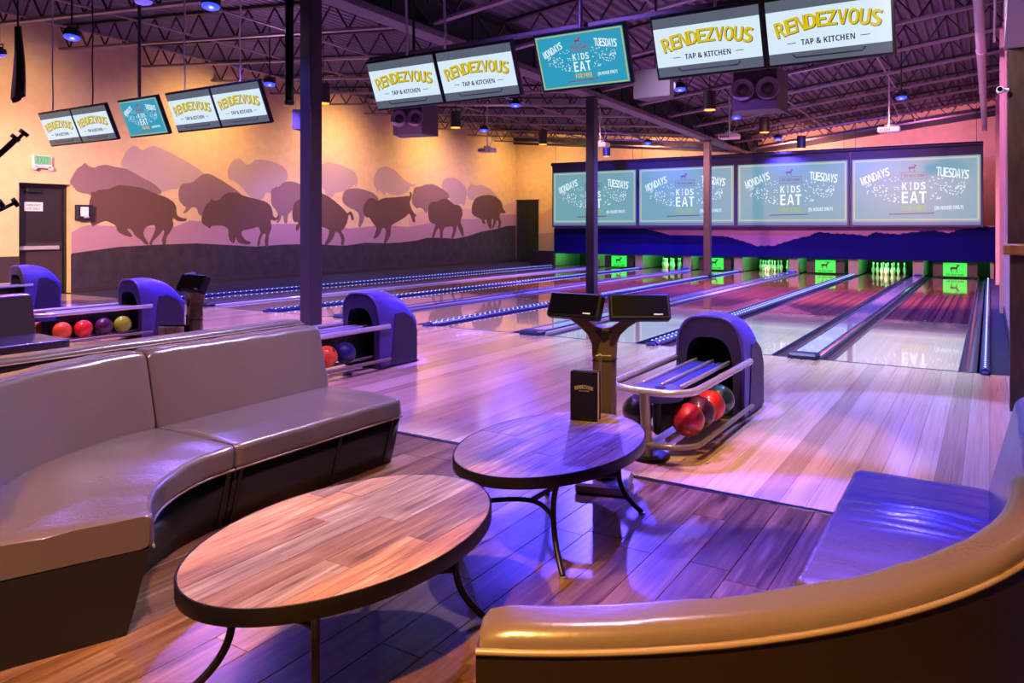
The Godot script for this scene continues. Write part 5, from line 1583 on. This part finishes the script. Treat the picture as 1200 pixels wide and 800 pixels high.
func sofas() -> void:
	lumps.seed = 5
	lumps.frequency = 0.35
	# left group
	var st := func(t: float, u: float) -> Vector3: return Vector3(-3.15 - u, 0, lerpf(-3.7, -2.45, t))
	var t := thing("bench_sofa", "straight taupe leather sofa unit with a tall back, left of the tables", "sofa", Vector3.ZERO, 0.0, "leather lounge sofas")
	module(t, st, 24, 0.64, 0.1, [0.06, 0.42, 0.97])
	var cc := Vector3(-2.35, 0, -2.44)
	var cu := func(s: float, u: float) -> Vector3:
		var a := deg_to_rad(lerpf(180.0, 180.0 - 68.0, s))
		return cc + Vector3(cos(a), 0, sin(a)) * (0.8 + u)
	t = thing("curved_sofa", "curved taupe leather sofa unit with its brown end facing us, at the left edge", "sofa", Vector3.ZERO, 0.0, "leather lounge sofas")
	module(t, cu, 30, 0.64, 0.1, [0.03])
	# right group
	var st2 := func(t2: float, u: float) -> Vector3: return Vector3(-0.51 + u, 0, lerpf(-3.68, -2.41, t2))
	t = thing("bench_sofa", "straight sofa unit with a blue-lit creased seat at the right edge", "sofa", Vector3.ZERO, 0.0, "leather lounge sofas")
	module(t, st2, 24, 0.5, 0.1, [], true, 0.83, 0.12)
	var c2 := Vector3(-1.42, 0, -2.39)
	var cu2 := func(s: float, u: float) -> Vector3:
		var a := deg_to_rad(lerpf(0.0, 62.5, s))
		return c2 + Vector3(cos(a), 0, sin(a)) * (0.91 + u)
	t = thing("curved_sofa", "curved sofa unit with a golden rounded rim in the near right corner, seen from behind", "sofa", Vector3.ZERO, 0.0, "leather lounge sofas")
	module(t, cu2, 26, 0.5, 0.06, [], false, 0.862, 0.11)
	# the next group to the left
	var st3 := func(t3: float, u: float) -> Vector3: return Vector3(-7.55 - u, 0, lerpf(-3.95, -2.6, t3))
	t = thing("bench_sofa", "dark sofa unit of the next group, far left behind the curved sofa", "sofa", Vector3.ZERO, 0.0, "leather lounge sofas")
	module(t, st3, 6, 0.64, 0.1, [])
	var st4 := func(t4: float, u: float) -> Vector3: return Vector3(-4.98 + u, 0, lerpf(-3.9, -1.1, t4))
	t = thing("bench_sofa", "sofa of the next group turned away, its golden back rim behind the left sofa", "sofa", Vector3.ZERO, 0.0, "leather lounge sofas")
	module(t, st4, 6, 0.5, 0.06, [])

# ---------------------------------------------------------------- tables
func make_table(label: String, at: Vector3) -> Node3D:
	var t := thing("oval_table", label, "coffee table", at, 0.0, "oval plank tables")
	var ax := 0.405
	var az := 0.622
	rng.seed = 40 + int(absf(at.z) * 10)
	var oval := PackedVector2Array()
	for k in 96:
		oval.append(Vector2(cos(TAU * k / 96) * ax, sin(TAU * k / 96) * az))
	var x := -ax
	while x < ax - 0.002:
		var x2: float = minf(x + rng.randf_range(0.085, 0.12), ax)
		if ax - x2 < 0.04:
			x2 = ax
		# each strip is cut across into two boards and trimmed to the oval
		var cut := rng.randf_range(-0.3, 0.3)
		for piece in [[-0.7, cut - 0.0008], [cut + 0.0008, 0.7]]:
			var strip := PackedVector2Array([Vector2(x + 0.0008, piece[0]), Vector2(x2 - 0.0008, piece[0]), Vector2(x2 - 0.0008, piece[1]), Vector2(x + 0.0008, piece[1])])
			for q in Geometry2D.intersect_polygons(oval, strip):
				var g := Geo.new()
				g.prism(q, -0.4495 - rng.randf() * 0.0015, -0.415, Transform3D(Basis(Vector3.RIGHT, PI / 2), Vector3.ZERO))
				part(t, "plank", g, M.tabletop[rng.randi() % 5])
		x = x2
	# iron band round the edge
	var g := Geo.new()
	var rows := []
	for r in [[0.0, 0.4], [0.008, 0.4], [0.008, 0.4495], [0.0, 0.4495]]:
		var row := PackedVector3Array()
		for k in 64:
			var a := TAU * k / 64
			row.append(Vector3(cos(a) * (ax + r[0]), r[1], sin(a) * (az + r[0])))
		rows.append(row)
	g.grid(rows, true, true)
	part(t, "edge_band", g, M.iron)
	part(t, "under_frame", boxg(Vector3(0, 0.405, 0), Vector3(0.44, 0.02, 0.84), 0.004), M.iron)
	for sx in [-1, 1]:
		for sz in [-1, 1]:
			var p := []
			for k in 15:
				var f := k / 14.0
				var bow := 0.02 + 0.085 * pow(absf(f - 0.42) / 0.58, 2.2)
				p.append(Vector3(sx * (0.17 + bow * 1.1), 0.4 - 0.388 * f, sz * (0.33 + bow * 1.0)))
			g = Geo.new()
			g.tube(p, 0.0135, 10)
			part(t, "leg", g, M.iron)
			g = Geo.new()
			g.cyl(Vector3(p[14].x, 0.006, p[14].z), 0.018, 0.012, 12)
			part(t, "foot", g, M.brushed)
	for sz in [-1, 1]:
		var p := []
		for k in 13:
			var f := k / 12.0
			p.append(Vector3(lerpf(-0.19, 0.19, f), 0.215, sz * (0.35 - 0.13 * sin(PI * f))))
		g = Geo.new()
		g.tube(p, 0.012, 8)
		part(t, "curved_stretcher", g, M.iron)
	g = Geo.new()
	g.tube([Vector3(0, 0.215, -0.22), Vector3(0, 0.215, 0.22)], 0.013, 8)
	part(t, "long_stretcher", g, M.iron)
	return t

func menu(at: Vector3, turn: float, label: String) -> void:
	var t := thing("menu_holder", label, "menu", at, turn)
	var g := Geo.new()
	part(t, "front_cover", boxg(Vector3(0, 0.135, 0.03), Vector3(0.15, 0.27, 0.006), 0.002, Basis(Vector3.UP, 0.0)), M.menu)
	part(t, "back_cover", boxg(Vector3(0.004, 0.133, -0.03), Vector3(0.15, 0.266, 0.006), 0.002, Basis(Vector3.UP, 0.0)), M.menu)
	part(t, "spine", boxg(Vector3(-0.074, 0.133, 0.0), Vector3(0.006, 0.264, 0.06), 0.002), M.menu)
	for k in 3:
		part(t, "page", boxg(Vector3(0.004, 0.133, -0.016 + 0.014 * k), Vector3(0.14, 0.256, 0.003)), M.paper)
	var w := "RENDEZVOUS"
	for k in 10:
		var u := (k - 4.5) / 4.5
		letter(g, w[k], Vector2(u * 0.046, 0.186 - 0.008 * u * u), 0.0095, 0.019, 0.034, -0.2 * u)
	letter(g, "TAP & KITCHEN", Vector2(0, 0.164), 0.055, 0.006, 0.034)
	part(t, "lettering", g, M.print_cream)

func tables() -> void:
	make_table("nearest oval coffee table of reclaimed planks with curved iron legs", Vector3(-1.895, 0, -1.955))
	make_table("second oval plank table, the menu stands on it", Vector3(-1.83, 0, -3.295))
	make_table("oval plank table of the next group behind the left sofa, under the golden menu", Vector3(-5.75, 0, -3.25))
	menu(Vector3(-1.875, 0.45, -3.73), deg_to_rad(14), "dark folded menu with a cream arched name standing on the second table")
	var t := thing("menu_caddy", "golden brown menu caddy behind the left sofa beside the second console", "menu", Vector3(-5.65, 0.45, -3.72), deg_to_rad(30))
	for k in 3:
		part(t, "menu_card", boxg(Vector3(-0.04 + 0.07 * k, 0.13, 0.01 * k), Vector3(0.085, 0.24, 0.02), 0.004, Basis(Vector3.UP, 0.5 * (k - 1))), M.paper)
	part(t, "holder", boxg(Vector3(0.03, 0.02, 0), Vector3(0.26, 0.04, 0.12), 0.006), M.menu)
	part(t, "back_panel", boxg(Vector3(0.03, 0.13, -0.06), Vector3(0.26, 0.26, 0.012), 0.003), M.menu)

# ---------------------------------------------------------------- things on and near the left wall, and the rest
func extras() -> void:
	var d := struct("door_1", "dark double-tone exit door in a deep opening of the bison wall", "door")
	part(d, "leaf", boxg(Vector3(-18.28, 1.23, -8.86), Vector3(0.06, 2.44, 1.02), 0.004), M.door)
	part(d, "frame", boxg(Vector3(-18.24, 1.24, -9.385), Vector3(0.12, 2.48, 0.05), 0.004), M.black)
	part(d, "frame", boxg(Vector3(-18.24, 2.46, -8.86), Vector3(0.12, 0.06, 1.1), 0.004), M.black)
	part(d, "kick_plate", boxg(Vector3(-18.245, 0.66, -8.86), Vector3(0.012, 1.0, 0.98)), M.wainscot)
	part(d, "push_bar", boxg(Vector3(-18.19, 1.05, -8.82), Vector3(0.07, 0.09, 0.86), 0.012), M.steel)
	part(d, "door_closer", boxg(Vector3(-18.2, 2.34, -8.7), Vector3(0.08, 0.08, 0.3), 0.01), M.black)
	var pl := part(d, "door_notice", boxg(Vector3(-18.235, 1.98, -8.72), Vector3(0.01, 0.2, 0.4), 0.002), M.white)
	var side := Transform3D(Basis(Vector3(0, 0, -1), Vector3(0, 1, 0), Vector3(1, 0, 0)), Vector3.ZERO)
	var flat := Geo.new()
	letter(flat, "EMERGENCY", Vector2(0, 0.035), 0.3, 0.05, 0.0)
	letter(flat, "EXIT ONLY", Vector2(0, -0.045), 0.28, 0.05, 0.0)
	var g := Geo.new()
	g.merge(flat.mesh(), Transform3D(side.basis, Vector3(-18.229, 1.98, -8.72)))
	part(pl, "lettering", g, M.black)
	var t := thing("exit_sign", "white exit sign with green letters above the dark door", "sign", Vector3(-17.95, 3.0, -8.76))
	part(t, "case", boxg(Vector3(0, 0, 0), Vector3(0.09, 0.24, 0.4), 0.012), M.white)
	part(t, "face", boxg(Vector3(0.046, 0.01, 0), Vector3(0.004, 0.2, 0.36)), M.exit_white)
	part(t, "lamp_bar", boxg(Vector3(0.0, -0.14, 0), Vector3(0.12, 0.05, 0.34), 0.01), M.projector)
	for s in [-1, 1]:
		g = Geo.new()
		g.cyl(Vector3(0.03, -0.16, 0.17 * s), 0.05, 0.06, 14, Basis(Vector3(0, 0, 1), PI / 2))
		part(t, "lamp_head", g, M.projector)
	flat = Geo.new()
	letter(flat, "EXIT", Vector2.ZERO, 0.26, 0.15, 0.0)
	g = Geo.new()
	g.merge(flat.mesh(), Transform3D(side.basis, Vector3(0.05, 0.01, 0)))
	part(t, "lettering", g, M.exit_green)
	t = thing("wall_cabinet", "small dark wall box with a white dispenser beside the door", "wall box", Vector3(-17.93, 1.86, -9.68))
	part(t, "box", boxg(Vector3.ZERO, Vector3(0.13, 0.36, 0.36), 0.01), M.frame_blue)
	part(t, "white_panel", boxg(Vector3(0.07, 0.02, 0.02), Vector3(0.02, 0.22, 0.18), 0.006), M.white)
	part(t, "spout", boxg(Vector3(0.08, -0.11, -0.02), Vector3(0.05, 0.04, 0.12), 0.008), M.steel)
	# the black drape in the far corner
	t = thing("corner_drape", "black pleated drape in the far left corner", "curtain", Vector3(-17.33, 0, -28.82))
	if true:
		var a := PackedVector3Array()
		var b := PackedVector3Array()
		for k in 61:
			var x := -0.55 + 1.1 * k / 60.0
			var w := 0.035 * sin(k * 1.05) + 0.012 * sin(k * 2.7)
			a.append(Vector3(x, 2.72, w))
			b.append(Vector3(x, 0.02, w * 1.25))
		g = Geo.new()
		g.grid([a, b], false, false, 1)
		var a2 := PackedVector3Array()
		var b2 := PackedVector3Array()
		for k in 61:
			a2.append(a[k] - Vector3(0, 0, 0.01))
			b2.append(b[k] - Vector3(0, 0, 0.01))
		g.grid([a2, b2], false, false, -1)
		part(t, "fabric", g, M.backdrape)
	g = Geo.new()
	g.cyl(Vector3(0, 2.74, 0), 0.02, 1.2, 10, Basis(Vector3(0, 0, 1), PI / 2))
	part(t, "rod", g, M.black)
	# brown cloth hanging from the beam at the upper left
	t = thing("hanging_cloth", "dark brown cloth hanging twisted from the beam at the upper left", "cloth", Vector3(-9.6, 3.02, -4.42))
	var rows2 := []
	for r in 14:
		var f := r / 13.0
		var row := PackedVector3Array()
		var wide := lerpf(0.05, 0.115, smoothstep(0.0, 0.9, f))
		for k in 16:
			var a := TAU * k / 16
			var fold := 1.0 + 0.22 * sin(k * 2.36 + f * 2.0)
			row.append(Vector3(cos(a) * wide * fold + 0.03 * sin(f * 3.0), 0.83 * (1.0 - f) + 0.05 * cos(a) * f, sin(a) * wide * 0.45 * fold))
		rows2.append(row)
	g = Geo.new()
	g.grid(rows2, true)
	g.face(Array(rows2[13]), rows2[12][0])
	g.face(Array(rows2[0]), rows2[1][0])
	part(t, "cloth", g, M.drape)
	g = Geo.new()
	g.tube([Vector3(0, 0.8, 0), Vector3(0, joist_y(-9.6, -4.42) - 3.02 + 0.1, 0)], 0.012, 6)
	part(t, "cord", g, M.black)
	# black iron arms reaching into the frame at the left
	t = thing("branching_rack", "black iron stand with curved arms ending in round knobs, cut by the left edge", "coat rack", Vector3(-6.45, 0, -2.3))
	g = Geo.new()
	g.tube([Vector3(0, 0.02, 0), Vector3(0, 2.3, 0)], 0.025, 12)
	g.cyl(Vector3(0, 0.02, 0), 0.2, 0.04, 24)
	part(t, "pole", g, M.iron)
	for e in [[1.7, 2.21, 0.33, -0.56], [1.72, 2.17, 0.31, -0.51], [1.45, 1.69, 0.31, -0.51], [1.47, 1.675, 0.28, -0.43]]:
		var p := []
		for k in 9:
			var f := k / 8.0
			p.append(Vector3(e[2] * f, lerpf(e[0], e[1], pow(f, 1.6)), e[3] * f))
		g = Geo.new()
		g.tube(p, 0.013, 8)
		part(t, "arm", g, M.iron)
		g = Geo.new()
		g.cyl(p[8], 0.036, 0.03, 16, aim((p[7] - p[8])))
		part(t, "knob", g, M.iron)
	t = thing("security_camera", "small white security camera on the brown post at the upper right", "camera", Vector3(0.09, 2.63, -7.43))
	part(t, "bracket", boxg(Vector3(0.02, 0.0, 0.0), Vector3(0.05, 0.03, 0.03), 0.004), M.white)
	g = Geo.new()
	g.cyl(Vector3(-0.02, 0.0, 0.03), 0.026, 0.11, 14, Basis(Vector3.RIGHT, PI / 2))
	part(t, "body", g, M.white)
	g = Geo.new()
	g.cyl(Vector3(-0.02, 0.0, 0.087), 0.018, 0.006, 12, Basis(Vector3.RIGHT, PI / 2))
	part(t, "lens", g, M.lens)
	# loudspeakers
	speaker(Vector3(-1.94, 2.84, -7.62), deg_to_rad(8), "loudspeaker with two round cones under the nearest pair of televisions")
	speaker(Vector3(-6.3, 2.89, -7.62), deg_to_rad(14), "loudspeaker with two round cones under the second pair of televisions")
	speaker(Vector3(-4.05, 3.55, -10.3), PI, "loudspeaker seen from behind right of the single blue television")
	speaker(Vector3(-8.5, 3.6, -10.3), PI + 0.3, "loudspeaker seen from behind below the second television pair")
	speaker(Vector3(-11.9, 3.72, -11.0), PI + 0.5, "loudspeaker turned away beside the near column")
	projector(Vector3(-5.79, 3.9, -19.92), "pale projector on a pole left of the nearest blue lamps, near the far column")
	projector(Vector3(-2.08, 3.9, -20.61), "pale projector on a curved pole under the roof at the right")
	projector(Vector3(-13.14, 3.9, -19.43), "dark-looking projector before the amber far left corner")
	projector(Vector3(-9.56, 3.9, -19.97), "small pale projector just right of the middle column top")

func _ready() -> void:
	make_materials()
	setup()
	lights()
	room()
	steel()
	lanes()
	screens()
	sofas()
	tables()
	ball_returns()
	consoles()
	televisions()
	extras()
